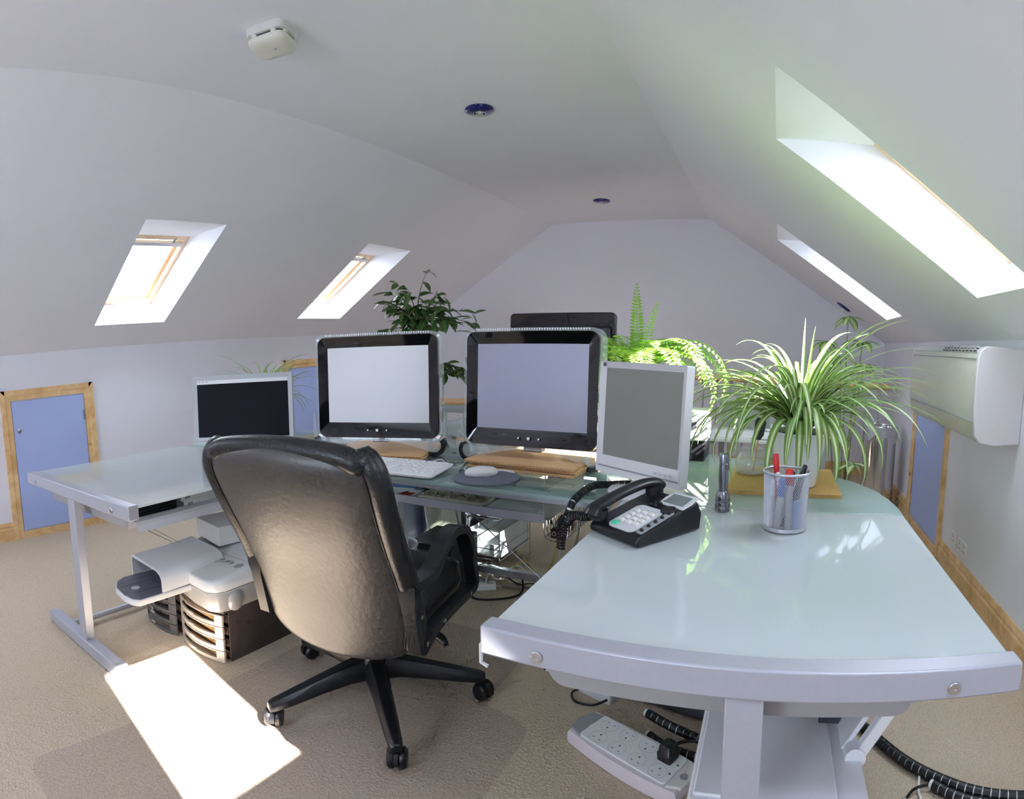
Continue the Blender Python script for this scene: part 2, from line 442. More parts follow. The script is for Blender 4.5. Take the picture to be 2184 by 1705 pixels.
knee_door(1, XL, 1, 1.03, 1.755, 1.088, knob=(1.15, .79), hinge=(1.672, (.25, .85)))
knee_door(2, XL, 1, 3.66, 4.40, 1.12)
knee_door(3, XR, -1, 3.36, 4.26, 1.09, hinge=(4.185, (.25, .8)))
struct(skirting('baseboard_left', XL, 1, YB, 1.03)); struct(skirting('baseboard_left', XL, 1, 1.755, 3.66)); struct(skirting('baseboard_left', XL, 1, 4.40, YE))
struct(skirting('baseboard_right', XR, -1, YB, 3.36)); struct(skirting('baseboard_right', XR, -1, 4.26, YE))
b = MB(); b.box(XL, XR, YE - .016, YE, 0, .13); struct(b.build('baseboard_end', M_PINE))

# ------------------------------------------------------------------ the desks
DT = .715                                 # top of the glass
SCREW = MB().lathe([(.011, 0), (.011, .003), (.0095, .0042), (.004, .0044), (.0038, .002)], (0, 0, 0), 14, 'y').mesh('screw', M_STEEL, 30)

def wing(loc, rz, w, d, label, rail=True):
    """glass wing desk; local x runs from -w to 0, y from the end bar (0) to the joint (d)"""
    t = thing('glass_desk', label, 'desk', loc, rz, 'glass desk units joined in a U')
    b = MB(); b.box(-w + .005, -.005, .042, d, DT - .012, DT); b.build('glass_top', M_FROST, t, bevel=.003)
    b = MB(); b.box(-w - .006, .006, 0, .044, DT - .050, DT + .003)
    bar = b.build('end_bar', M_SILVER, t, bevel=.004)
    for x in (-w + .105, -.115): link_mesh('screw', SCREW, bar, (x, 0, DT - .03), (0, 0, pi))
    # plate below the bar with rounded lower corners
    x0, x1, z0, z1 = -w * .90, -.16, DT - .128, DT - .05; r = .035
    poly = [(x1, z1), (x0, z1)] + [(x0 + r - r * cos(a), z0 + r - r * sin(a)) for a in [i * pi / 12 for i in range(7)]] + [(x1 - r + r * sin(a), z0 + r - r * cos(a)) for a in [i * pi / 12 for i in range(7)]]
    b = MB(); b.prism(poly, .085, .089, 'y'); pl = b.build('bracket_plate', M_GREYPLATE, t)
    for x in (x0 + .07, -w / 2 - .05): link_mesh('screw', SCREW, pl, (x, .085, z0 + .05), (0, 0, pi))
    b = MB(); b.box(-w / 2 - .031, -w / 2 + .031, .004, .044, .05, DT - .045); b.build('leg', M_SILVER, t, bevel=.003)
    b = MB(); b.box(-w / 2 - .36, -w / 2 + .31, -.004, .044, .006, .056)
    ft = b.build('foot', M_SILVER, t, bevel=.003)
    for x in (-w / 2 - .33, -w / 2 + .28):
        b = MB(); b.cyl((x, .02, 0), (x, .02, .012), .014, n=12); b.build('levelling_pad', M_BLACK, ft)
    if rail: b = MB(); b.cyl((-w / 2 - .215, .03, .03), (-w / 2 - .215, d - .02, .03), .013, n=12); b.build('floor_rail', M_SILVER, t, 40)
    b = MB(); b.box(-w / 2 - .02, -w / 2 + .02, d - .05, d - .01, .0, DT - .013); b.build('leg', M_SILVER, t, bevel=.003)
    for s in (-1, 1):                      # bracing wires
        b = MB(); b.cyl((-w / 2 + s * .25, .09, DT - .07), (-w / 2 - s * .02 if rail else -w / 2 + s * .30, d - .03, .10), .0016, n=6); b.build('bracing_wire', M_STEEL, t)
    # steel rails that carry the glass
    for s in (-1, 1):
        b = MB(); b.box(-w / 2 + s * .26 - .02, -w / 2 + s * .26 + .02, .044, d - .01, DT - .03, DT - .0125); b.build('glass_rail', M_SILVER, t)
    return t

wl = wing((-1.792, .857, 0), R_(3.6), .975, .93, 'left frosted glass desk wing with the black cases on its shelf')
wr = wing((.428, .860, 0), 0, .906, .925, 'right frosted glass desk wing under the phone and pen cup', rail=False)
# left wing: folded steel shelf with a rolled front lip along its inner edge
b = MB()
pr = [(-.60, .600), (-.185, .600), (-.178, .585), (-.165, .583), (-.160, .607), (-.150, .617), (-.10, .609), (-.092, .587), (-.086, .587), (-.094, .613), (-.105, .622), (-.150, .625), (-.168, .615), (-.172, .592), (-.176, .605), (-.60, .604)]
b.prism(pr[::-1], .09, .80, 'y'); b.build('shelf', M_SILVER, wl, 30)
# right wing: shallow shelf
b = MB(); b.box(-.83, -.15, .10, .86, .600, .604); b.box(-.83, -.826, .10, .86, .60, .63); b.build('shelf', M_SILVER, wr)
# right wing: little paper tray hanging off the inner side
b = MB(); b.tube([(-.915, .03, DT - .035), (-.926, .03, DT - .05), (-.926, .03, DT - .085), (-.912, .03, DT - .09)], .004, 6); b.build('cable_hook', M_WHITE, wr, 40)

# the middle desk: clear green glass along the row of monitors
t = thing('glass_desk', 'middle clear glass desk carrying the keyboard and two black monitors', 'desk', (-1.14, 1.745, 0), 0, 'glass desk units joined in a U')
mx0, mx1, md = -.67, .645, .86
b = MB(); b.box(mx0, mx1, 0, md, DT - .012, DT); b.build('glass_top', M_GLASS, t, bevel=.003)
for y in (.06, md - .1):
    b = MB(); b.box(mx0 + .03, mx1 - .03, y, y + .04, DT - .045, DT - .0125); b.build('glass_rail', M_SILVER, t, bevel=.003)
for x in (mx0 + .03, mx1 - .22):
    b = MB(); b.box(x, x + .05, md - .34, md - .29, .05, DT - .05); b.build('leg', M_SILVER, t, bevel=.003)
b = MB(); b.box(mx0 + .03, mx1 - .03, md - .34, md - .29, DT - .05, DT - .0125); b.build('cross_beam', M_SILVER, t)
for x in (mx0 + .03, mx1 - .22):
    b = MB(); b.box(x, x + .05, .12, md - .02, .0, .05); b.build('foot', M_SILVER, t, bevel=.003)
b = MB(); b.box(mx0 + .05, mx1 - .2, .775, .81, .05, .085); b.build('floor_rail', M_SILVER, t)
for s in (0, 1):
    b = MB(); b.cyl((mx0 + .2 + s * .74, md - .31, .1 + 0 * s), (mx0 + .94 - s * .74, md - .31, DT - .08), .0025, n=6); b.build('bracing_wire', M_STEEL, t)
# its steel shelf
sh = (-.53, .36, .14, .52)                # local x0,x1,y0,y1
b = MB(); b.box(sh[0], sh[1], sh[2], sh[3], .588, .592); b.box(sh[0], sh[1], sh[2] - .012, sh[2], .575, .607); b.box(sh[0], sh[1], sh[3], sh[3] + .004, .588, .64)
b.build('shelf', M_SILVER, t, bevel=.002)
for x in (sh[0] - .005, sh[1]):
    pl = [(sh[2] - .03, DT - .02), (sh[3] + .02, DT - .02), (sh[3] + .02, .60), (sh[3], .58), (sh[2] + .01, .58), (sh[2] - .03, .60)]
    b = MB(); b.prism(pl[::-1], x, x + .005, 'x'); b.build('bracket_plate', M_GREYPLATE, t)

def corner_top(label, pts, name='corner_desk', m=M_FROST, legs=()):
    t = thing(name, label, 'desk', (0, 0, 0), 0, 'glass desk units joined in a U')
    b = MB(); b.prism(pts, DT - .012, DT); b.build('glass_top', m, t, bevel=.003)
    for (x, y) in legs:
        b = MB(); b.cyl((x, y, 0), (x, y, DT - .012), .022, n=16)
        lg = b.build('leg', M_SILVER, t, 40)
        b = MB(); b.lathe([(.05, DT - .02), (.05, DT - .0125), (.022, DT - .0125)], (x, y, 0), 18); b.build('leg_flange', M_STEEL, lg, 40)
    return t
M_CORNER = clear_mat('smoky_green_glass', (.84, .93, .92), .42, (208, 232, 230), 1.5)
ra = [(.424, 1.792), (.426, 1.87), (.414, 2.0), (.392, 2.10), (.356, 2.19), (.31, 2.27), (.25, 2.345), (.16, 2.42), (.05, 2.50), (-.10, 2.59), (-.28, 2.68), (-.488, 2.74), (-.488, 1.792)]
corner_top('round-ended green glass corner desk under the spider plant', ra, m=M_CORNER, legs=[(.2, 2.2), (-.3, 2.45)])
la = [(-1.815, 1.80), (-1.815, 2.60), (-2.2, 2.62), (-2.55, 2.56), (-2.75, 2.40), (-2.83, 2.15), (-2.835, 1.80)]
corner_top('glass corner desk under the small silver monitor', la, m=M_CORNER, legs=[(-2.6, 2.3), (-2.33, 2.5)])

# the second row of desks behind the monitors
t = thing('glass_desk', 'far glass desk behind the monitors with a raised glass shelf', 'desk', (-1.15, 2.75, 0), 0, 'glass desk units joined in a U')
b = MB(); b.box(-.88, .75, 0, .80, DT - .012, DT); b.build('glass_top', M_CORNER, t, bevel=.003)
for x in (-.84, .68):
    b = MB(); b.box(x, x + .05, .38, .43, .05, DT - .0125); b.build('leg', M_SILVER, t, bevel=.003)
    b = MB(); b.box(x, x + .05, .05, .75, .0, .05); b.build('foot', M_SILVER, t, bevel=.003)
b = MB(); b.box(-.88, .75, .36, .42, DT - .05, DT - .0125); b.build('cross_beam', M_SILVER, t)
b = MB(); b.box(-.85, -.36, .05, .33, .862, .872); sh2 = b.build('raised_shelf', M_CORNER, t)
b = MB(); b.box(-.85, -.36, .04, .062, .832, .862); b.build('shelf_bar', M_SILVER, sh2, bevel=.004)
for x in (-.82, -.40):
    b = MB(); b.cyl((x, .19, DT), (x, .19, .862), .012, n=12); b.build('shelf_post', M_SILVER, sh2, 40)

# ------------------------------------------------------------------ the office chair
ch = thing('office_chair', 'black leather office chair with its back to the camera', 'chair', (-1.240, 1.455, .0036), R_(8.5))
HUB = .10
for k in range(5):
    a = R_(-113 - 8.5 + 72 * k); ca, sa = cos(a), sin(a)
    M = Matrix.Rotation(a, 4, 'Z')
    rings = []
    for s, (r, w, z, h) in enumerate([(.03, .040, .125, .075), (.10, .034, .122, .06), (.20, .029, .108, .048), (.30, .025, .090, .040), (.365, .021, .078, .034), (.385, .016, .074, .026)]):
        rings.append([(r, -w, z - h * .5), (r, w, z - h * .5), (r, w, z + h * .1), (r, w * .55, z + h * .5), (r, -w * .55, z + h * .5), (r, -w, z + h * .1)])
    b = MB(); b.loft(rings, M=M); sp = b.build('spoke', M_BLACK, ch, 45, bevel=.003)
    cx, cy = .37 * ca, .37 * sa
    sw = a + R_((60, -20, 130, 30, 80)[k])
    M = Matrix.Translation((cx, cy, 0)) @ Matrix.Rotation(sw, 4, 'Z')
    b = MB()
    for s in (-1, 1):
        b.lathe([(.006, s * .008), (.028, s * .008), (.030, s * .012), (.030, s * .022), (.024, s * .029), (.006, s * .030)], (-.012, 0, .030), 20, 'y', M=M)
    cs = b.build('caster', M_BLACK, ch, 40)
    b = MB(); hood = [(-.012 + .034 * cos(q), .030 + .034 * sin(q)) for q in [R_(v) for v in range(-10, 200, 15)]]
    b.prism(hood, -.007, .007, 'y', M=M); b.cyl((0, 0, .045), (0, 0, .078), .009, n=10, M=M); b.build('caster_hood', M_BLACK, cs, 40)
b = MB(); b.lathe([(.044, .075), (.052, .09), (.055, .15), (.045, .168), (.03, .17)], (0, 0, 0), 24); b.build('hub', M_BLACK, ch, 40)
b = MB(); b.cyl((0, 0, .16), (0, 0, .30), .024, n=20); b.cyl((0, 0, .16), (0, 0, .25), .031, n=20); b.build('gas_lift', M_BLACK, ch, 40)
b = MB(); b.box(-.09, .09, -.12, .12, .295, .335); b.build('tilt_mechanism', M_BLACK, ch, bevel=.008)
b = MB(); b.cyl((.06, .0, .312), (.215, -.01, .30), .006, n=8)
lv = b.build('lift_lever', M_BLACK, ch, 40)
pad = [(.205, -.018, .300), (.225, -.022, .296), (.285, -.030, .268), (.292, -.012, .262), (.270, .012, .268), (.215, .012, .300)]
b = MB(); b.loft([[(x, y, z - .008) for x, y, z in pad], [(x, y, z + .008) for x, y, z in pad]]); b.build('lever_paddle', M_BLACK, lv, bevel=.004)

# seat cushion: rounded slab with a waterfall front
rings = []
for (z, gx, gy) in [(.330, .225, .215), (.345, .248, .240), (.40, .258, .258), (.455, .252, .252), (.472, .222, .225), (.478, .15, .16)]:
    P = rrect(2 * gx, 2 * gy, min(gx, gy) * .45, 6)
    rings.append([(x, y + .02, z - (.025 * max(0, (y - .12) / .13) ** 2 if y > .12 else 0)) for x, y in P])
b = MB(); b.loft(rings); b.build('seat', M_LEATHER, ch, 60)

# back: a curved, padded slab; (z, rear y, half width, thickness)
prof = [(.275, -.252, .150, .030), (.300, -.258, .235, .055), (.345, -.264, .270, .075), (.42, -.282, .284, .090), (.50, -.305, .286, .098), (.58, -.335, .286, .102),
        (.66, -.376, .286, .104), (.74, -.418, .290, .106), (.82, -.456, .294, .106), (.87, -.476, .296, .104), (.912, -.486, .286, .098), (.940, -.484, .262, .086), (.956, -.476, .20, .060), (.962, -.468, .10, .03)]
rings = []
NB = 9
for z, y, w, th in prof:
    # the rear face bows, the front wraps round in a fat roll
    ring = []
    for i in range(NB): x = -w + 2 * w * i / (NB - 1); ring.append((x, y + .035 * (x / w) ** 2 * (1 if abs(x) < w else 1) + (0 if 0 < i < NB - 1 else .012), z))
    for i in range(NB):
        x = w - 2 * w * i / (NB - 1); e = abs(x) / w
        ring.append((x, y + .035 * e * e + th * (1 - .18 * e ** 5), z))
    rings.append(ring)
b = MB(); b.loft(rings)
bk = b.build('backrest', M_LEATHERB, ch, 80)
sb = bk.modifiers.new('sub', 'SUBSURF'); sb.levels = 2; sb.render_levels = 2
# sewn roll round the rim of the backrest and its seam
rim = []
for z, y, w, th in prof[2:-2]: rim.append((w - .004, y + .035 + .034, z))
top = [(w, y, z) for z, y, w, th in prof[-3:]]
arc = [(.20, -.476 + .036, .943), (.10, -.470 + .028, .953), (0, -.466 + .024, .956)]
path = rim + [(.250, -.484 + .052, .926)] + arc
path = path + [(-x, y, z) for x, y, z in path[::-1][1:]]
b = MB(); b.tube(smooth_path(path, 4), .032, 12); b.build('edge_roll', M_LEATHER, bk, 70)
sp_ = [(x * .93, y - .012, z - .004 if z < .93 else z - .010) for x, y, z in path]
b = MB(); b.tube(smooth_path([(x, y - .014, z) for x, y, z in sp_], 4), .0025, 6); b.build('seam', M_LEATHER, bk, 70)
# arm loops: a continuous flat band bent into a loop, outer profile in (y, z)
armp = [(-.245, .350), (-.265, .44), (-.285, .540), (-.272, .566), (-.20, .560), (-.13, .562), (-.07, .603), (.00, .634), (.07, .632), (.13, .605), (.175, .535), (.205, .450), (.222, .395), (.205, .362), (.15, .358), (.02, .362), (-.10, .360), (-.17, .342), (-.215, .332)]
for s in (-1, 1):
    sm = [v for v in smooth_path([(0, y, z) for y, z in armp] + [(0, armp[0][0], armp[0][1])], 4)][:-1]
    n = len(sm); rings = []
    cyc = sum((v.y for v in sm)) / n; czc = sum((v.z for v in sm)) / n
    for i in range(n):
        p = sm[i]; tg = (sm[(i + 1) % n] - sm[i - 1]).normalized(); nr = Vector((0, -tg.z, tg.y))
        if nr.dot(Vector((0, cyc, czc)) - p) < 0: nr = -nr
        th = .028; wd = .026 if p.z > .5 else .020
        x = .290 if s > 0 else -.266
        q = [p + Vector((x - wd, 0, 0)), p + Vector((x + wd, 0, 0)), p + nr * th + Vector((x + wd, 0, 0)), p + nr * th + Vector((x - wd, 0, 0))]
        rings.append(q)
    rings.append(rings[0])
    b = MB(); b.loft(rings, caps=False); ar = b.build('armrest', M_BLACK, ch, 35, bevel=.006)
    for (y, z) in ((-.235, .455), (-.205, .362), (-.08, .375), (.14, .372)):
        b = MB(); b.lathe([(.007, 0), (.007, .003), (.003, .004)], (.310 if s > 0 else -.286, y, z), 10, 'x'); b.build('screw', M_STEEL, ar)

# ------------------------------------------------------------------ the monitors
M_SCRW = mat('screen_white', (206, 206, 211), .35, var=.004, emit=.02)
M_SCRB = mat('screen_bluegrey', (158, 160, 180), .35, var=.01, emit=.02)
M_SCRK = mat('screen_black', (20, 21, 30), .55, var=.02, spec=.15)
M_SCRG = mat('screen_olive_grey', (128, 128, 122), .3, var=.01, emit=.05)
M_SCRD = mat('screen_dots', (230, 230, 230), .4)

def frame_panel(b, w, h, iw, ih, iz, r, y0, y1, n=6):
    """rounded outer frame (w x h, centred x, from z=0) with a rectangular hole iw x ih starting at z=iz; from y0 to y1"""
    O = rrect(w, h, r, n, 0, h / 2)
    k = len(O) // 4; I = []
    for q, (sx, sy) in enumerate(((1, 1), (-1, 1), (-1, -1), (1, -1))):
        I += [(sx * iw / 2, iz + (ih if sy > 0 else 0))] * k
    for y, fl in ((y0, 0), (y1, 1)):
        pass
    N_ = len(O); vs = [(x, y0, z) for x, z in O] + [(x, y0 + (y1 - y0) * .3, z) for x, z in I] + [(x, y1, z) for x, z in O] + [(x, y1, z) for x, z in I]
    fs = []
    for i in range(N_):
        j = (i + 1) % N_
        if I[i] == I[j]: fs.append((i, j, N_ + i))
        else: fs.append((i, j, N_ + j, N_ + i))
        fs.append((i, 2 * N_ + i, 2 * N_ + j, j))
    fs.append(tuple(range(2 * N_, 3 * N_)))
    return b.add(vs, fs)

def clear_monitor(loc, rz, label, scr):
    t = thing('monitor', label, 'monitor', loc, rz, 'black monitors in clear acrylic shells')
    W, H, ZB = .575, .465, .082
    tilt = Matrix.Translation((0, 0, ZB)) @ Matrix.Rotation(R_(-3), 4, 'X')
    b = MB(); frame_panel(b, W, H, .485, .348, .068, .035, -.018, .028)
    bz = b.build('bezel', M_GLOSSBLACK, t, 40); bz.matrix_local = tilt
    b = MB(); b.box(-.2425, .2425, -.004, .0, .068, .068 + .348); sc = b.build('screen', scr, t); sc.matrix_local = tilt
    for x, r in ((-.045, .004), (0, .0065), (.045, .004)):
        b = MB(); b.lathe([(r, 0), (r, -.0015), (r * .5, -.002)], (x, -.019, .034), 14, 'y'); bt = b.build('button', M_SCRD, bz, 40)
    # clear shell wrapped round the edge of the panel, wider at the back
    O = rrect(W + .030, H + .030, .048, 8, 0, H / 2); I = rrect(W + .004, H + .004, .036, 8, 0, H / 2)
    rings = [[(x, -.010, z) for x, z in I], [(x, -.012, z) for x, z in O], [(x * 1.0, .045, z) for x, z in O], [(x, .045, z) for x, z in I]]
    rings.append(rings[0])
    b = MB(); b.loft(rings, caps=False); shl = b.build('clear_shell', M_ACRYL, t, 40); shl.matrix_local = tilt
    dm = MB().box(-.0022, .0022, -.001, .001, -.004, .004).mesh('vent_slot', M_SCRD)
    for i in range(46): link_mesh('vent_slot', dm, shl, (-.245 + .49 * i / 45, -.0135, H + .009))
    # skirt: curved acrylic web between the two loop feet
    Q = [(-W / 2 + .03, .075)] + [(-W / 2 + .03 + (W - .06) * i / 12, .02 + .052 * sin(pi * i / 12)) for i in range(13)] + [(W / 2 - .03, .075)]
    b = MB(); b.prism(Q, -.022, -.016, 'y'); b.build('acrylic_web', M_ACRYL, t, 40)
    for s in (-1, 1):
        cx, cz = s * (W / 2 - .018), .052
        b = MB(); b.lathe([(.024, -.02), (.031, -.02), (.031, .016), (.024, .016), (.024, -.02)], (cx, -.01, cz), 28, 'y'); f = b.build('foot_ring', M_ACRYL, t, 40)
        # outer half of the foot: clear strut running up into the shell and a black rubber heel
        P = [(cx + s * .045 * cos(a), cz + .045 * sin(a)) for a in [R_(v) for v in range(-140 if s > 0 else -140, 60, 10)]]
        a0, a1 = (-115, 40)
        outer = [(cx + s * .050 * cos(R_(v)), cz + .050 * sin(R_(v))) for v in range(a0, a1, 8)]
        inner = [(cx + s * .031 * cos(R_(v)), cz + .031 * sin(R_(v))) for v in range(a0, a1, 8)]
        b = MB(); n = len(outer)
        rings = [[(outer[i][0], -.028, outer[i][1]), (outer[i][0], .020, outer[i][1]), (inner[i][0], .020, inner[i][1]), (inner[i][0], -.028, inner[i][1])] for i in range(n)]
        b.loft(rings); b.build('rubber_heel', M_BLACK, f, 40)
        b = MB(); b.prism([(cx + s * .030, cz + .005), (cx + s * .052, cz + .02), (cx + s * .048, .20), (cx + s * .040, .20)][::s], -.012, .03, 'y'); b.build('foot_strut', M_ACRYL, f)
    # rear leg
    b = MB(); b.prism([(.03, .30), (.05, .30), (.20, .062), (.20, .052), (.17, .052)], -.06, .06, 'x'); b.build('rear_stand', M_ACRYL, t, bevel=.004)
    b = MB(); b.box(-.04, .04, .02, .07, .055, .085); b.build('cable_connector', M_MGREY, t, bevel=.004)
    return t

m1 = clear_monitor((-1.690, 2.082, DT), R_(20.6), 'black monitor in a clear shell showing a blank white screen', M_SCRW)
m2 = clear_monitor((-.962, 2.150, DT), R_(.7), 'black monitor in a clear shell showing a plain blue-grey screen', M_SCRB)

def lcd(loc, rz, label, W, H, zb, bez, chin, scr, mm, base_r=.11, tilt=-4, logo=None, bar=False, depth=.05):
    t = thing('monitor', label, 'monitor', loc, rz)
    TM = Matrix.Translation((0, 0, zb)) @ Matrix.Rotation(R_(tilt), 4, 'X')
    b = MB(); frame_panel(b, W, H, W - 2 * bez, H - bez - chin, chin, .006, -.012, depth * .5, 3); bz = b.build('bezel', mm, t, 30); bz.matrix_local = TM
    b = MB(); b.box(-W / 2 + bez, W / 2 - bez, -.002, 0, chin, H - bez); sc = b.build('screen', scr, t); sc.matrix_local = TM
    b = MB(); rings = [[(x, y, z + H / 2) for x, z in rrect(W * k, H * k, .02, 3)] for y, k in ((depth * .5, .985), (depth * .8, .93), (depth * 1.2, .7))]
    b.loft(rings); bs = b.build('back_shell', mm, t, 40); bs.matrix_local = TM
    b = MB(); b.box(-W / 2 + .01, W / 2 - .01, -.0125, -.011, chin * .35, chin * .42); gr = b.build('chin_groove', M_MGREY, bz)
    for i in range(4):
        b = MB(); b.box(W * .2 + i * .022, W * .2 + i * .022 + .012, -.0140, -.011, chin * .55, chin * .65); b.build('button', M_LGREY, bz)
    if logo: b = MB(); b.prism(rrect(.012, .012, .002, 3, -W / 2 + .02, H - bez * .5), -.0128, -.0115, 'y'); b.build('maker_badge', M_DGREY, bz)
    if bar:
        b = MB(); b.box(-W / 2 + bez, W / 2 - bez, -.003, -.002, H - bez - .020, H - bez); b.build('toolbar', M_PAPER, sc)
        for i in range(3):
            b = MB(); b.box(-W / 2 + bez + .01 + i * .02, -W / 2 + bez + .02 + i * .02, -.0035, -.003, H - bez - .009, H - bez - .005); b.build('toolbar_mark', M_MGREY, sc)
    b = MB(); rings = [[(x, y, z) for x, y in rrect(w_, d_, min(w_, d_) * .3, 4, 0, oy)] for z, w_, d_, oy in ((.01, .12, .05, .05), (.06, .09, .045, .055), (zb + .10, .08, .03, .06))]
    b.loft(rings); b.build('neck', mm, t, 40)
    b = MB(); b.lathe([(base_r * 1.0, 0), (base_r * 1.02, .006), (base_r * .96, .014), (base_r * .55, .020), (base_r * .3, .024)], (0, .045, 0), 36)
    for i, v in enumerate(b.v): b.v[i] = Vector((v.x * 1.15, v.y, v.z))
    b.build('base', mm, t, 50)
    return t

M_LCDW = mat('pale_grey_monitor_shell', (214, 212, 214), .4, var=.01)
lcd((-2.44, 1.88, DT), R_(37.3), 'small silver monitor with a black window on its screen', .545, .36, .030, .024, .030, M_SCRK, M_LGREY, .10, -6, bar=True)
lcd((-.443, 1.855, DT), R_(-31.2), 'pale grey monitor with a blank olive-grey screen beside the phone', .392, .385, .055, .022, .060, M_SCRG, M_LCDW, .12, -3, logo=True)

# the monitor seen from behind, beyond the two clear-shelled ones
t = thing('monitor', 'large black monitor seen from behind under the fern frond', 'monitor', (-1.135, 2.95, DT), pi)
W, H = .60, .46; ZB = .20
b = MB(); b.prism(rrect(W, H, .025, 5, 0, H / 2), -.03, .01, 'y'); bs = b.build('back_shell', M_GLOSSBLACK, t, bevel=.006, loc=(0, 0, ZB))
b = MB(); b.prism(rrect(W * .93, H * .78, .015, 4, 0, H * .45), .01, .035, 'y'); b.build('rear_housing', M_BLACK, bs, bevel=.01)
for i in range(3):
    b = MB(); b.prism([(-.08 + .09 * i, H * .77), (-.05 + .09 * i, H * .77), (-.02 + .09 * i, H * .825), (-.05 + .09 * i, H * .825)], .034, .04, 'y'); b.build('vent_rib', M_DGREY, bs)
for i in range(14):
    for j in range(2):
        b = MB() if (i, j) == (0, 0) else b
        b.box(-.20 + .0115 * i, -.1935 + .0115 * i, .034, .0365, H * .70 - j * .018, H * .722 - j * .018)
b.build('vent_grille', M_MGREY, bs)
b = MB(); b.box(-.26, .26, -.0312, -.030, .03, H - .03); b.build('screen', M_SCRK, bs)
b = MB(); b.box(-.04, .04, .02, .06, .01, ZB + .2); b.build('neck', M_BLACK, t, bevel=.006)
b = MB(); b.prism(rrect(.30, .20, .04, 5, 0, .03), 0, .014); b.build('base', M_BLACK, t, bevel=.004)

# ------------------------------------------------------------------ small helpers for the contents
def text_mesh(s, size, m, depth=.0004, space=1.0):
    c = bpy.data.curves.new('lettering', 'FONT'); c.body = s; c.size = size; c.extrude = depth; c.align_x = 'CENTER'; c.align_y = 'CENTER'; c.space_character = space; c.resolution_u = 2
    o = bpy.data.objects.new('tmp', c); COL.objects.link(o)
    dg = bpy.context.evaluated_depsgraph_get(); me = bpy.data.meshes.new_from_object(o.evaluated_get(dg))
    bpy.data.objects.remove(o); bpy.data.curves.remove(c)
    me.name = 'lettering'; me.materials.clear(); me.materials.append(m); return me

def single(name, b, m, label, cat, loc=(0, 0, 0), rz=0, group=None, smooth=None, bevel=0):
    o = b.build(name, m, None, smooth, bevel, loc=loc, rot=(0, 0, rz)); return tag(o, label, cat, group)

def attach(o, root):
    """parent a mesh built in world coordinates without moving it"""
    o.parent = root; o.matrix_parent_inverse = (Matrix.Translation(root.location) @ root.rotation_euler.to_matrix().to_4x4()).inverted(); return o

M_BOARD = mat('beech_board', (214, 172, 124), .5, var=.10, scale=2.5, kind='wood', aniso_axis=(1.2, 9, 9))
M_CHIP = mat('chipboard_edge', (206, 166, 118), .8, var=.25, scale=160)
M_CORK = mat('hardboard', (196, 158, 92), .7, var=.08, scale=60)
M_PAD = mat('mouse_mat_grey', (104, 110, 124), .85, var=.04)
M_CABLEW = mat('white_cable', (228, 228, 226), .4)
M_CABLEG = mat('grey_cable', (150, 150, 148), .45)
M_CABLEK = mat('black_cable', (22, 22, 24), .45)
M_CABLEY = mat('yellow_cable', (196, 168, 60), .45)
M_RED = mat('red_pen', (198, 40, 40), .35)
M_BLUE = mat('blue_plastic', (70, 110, 200), .35)
M_LBLUE = mat('light_blue_plastic', (110, 165, 220), .35)
M_TEXT = mat('grey_lettering', (120, 120, 126), .5)
M_INK = mat('black_ink', (30, 30, 34), .6)

# keyboard ------------------------------------------------------------------
kb = thing('keyboard', 'white full-size keyboard on the middle desk in front of the monitors', 'keyboard', (-1.492, 1.842, DT), R_(4.5))
KW, KD = .585, .200
b = MB()
rings = [[(x, y, z + .012 * (y + KD / 2) / KD) for x, y in rrect(KW - i, KD - i, .016, 4)] for z, i in ((.004, .004), (.008, 0), (.012, 0), (.014, .004))]
b.loft(rings); b.build('case', M_WHITE, kb, 40)
u = .0246; kz = .014
def keymesh(w):
    return MB().loft([[(x, y, z) for x, y in rrect(w * u - i, u * .98 - i, .003, 2)] for z, i in ((0, .0025), (.006, .0035), (.0075, .006))]).mesh('key', M_WHITE, 50)
KM = {w: keymesh(w) for w in (1, 1.5, 2, 2.25, 6)}
x0 = -KW / 2 + .014; rows = [(13, 1), (13, 1), (13, 1), (13, 1), (12, 1), (0, 0)]
def putkey(w, x, r):
    y = KD / 2 - .028 - r * u * 1.12
    link_mesh('key', KM[w], kb, (x + w * u / 2, y, kz + .012 * (y + KD / 2) / KD), (R_(3.4), 0, 0))
for r in range(5):
    x = x0
    widths = ([1] * 15 if r == 0 else [1] * 13 + [2] if r == 1 else [1.5] + [1] * 12 + [1.5] if r == 2 else [2] + [1] * 11 + [2] if r == 3 else [2.25] + [1] * 10 + [2.25])
    for w in widths: putkey(w, x, r); x += w * u
x = x0
for w in (1.5, 1, 1.5, 6, 1.5, 1, 1.5): putkey(w, x, 5); x += w * u
x1 = x0 + 15.35 * u
for r in (0, 1, 2):
    for c in range(3): putkey(1, x1 + c * u, r)
putkey(1, x1 + u, 4)
for c in range(3): putkey(1, x1 + c * u, 5)
x2 = x1 + 3.3 * u
for r in range(6):
    for c in range(4): putkey(1, x2 + c * u, r)

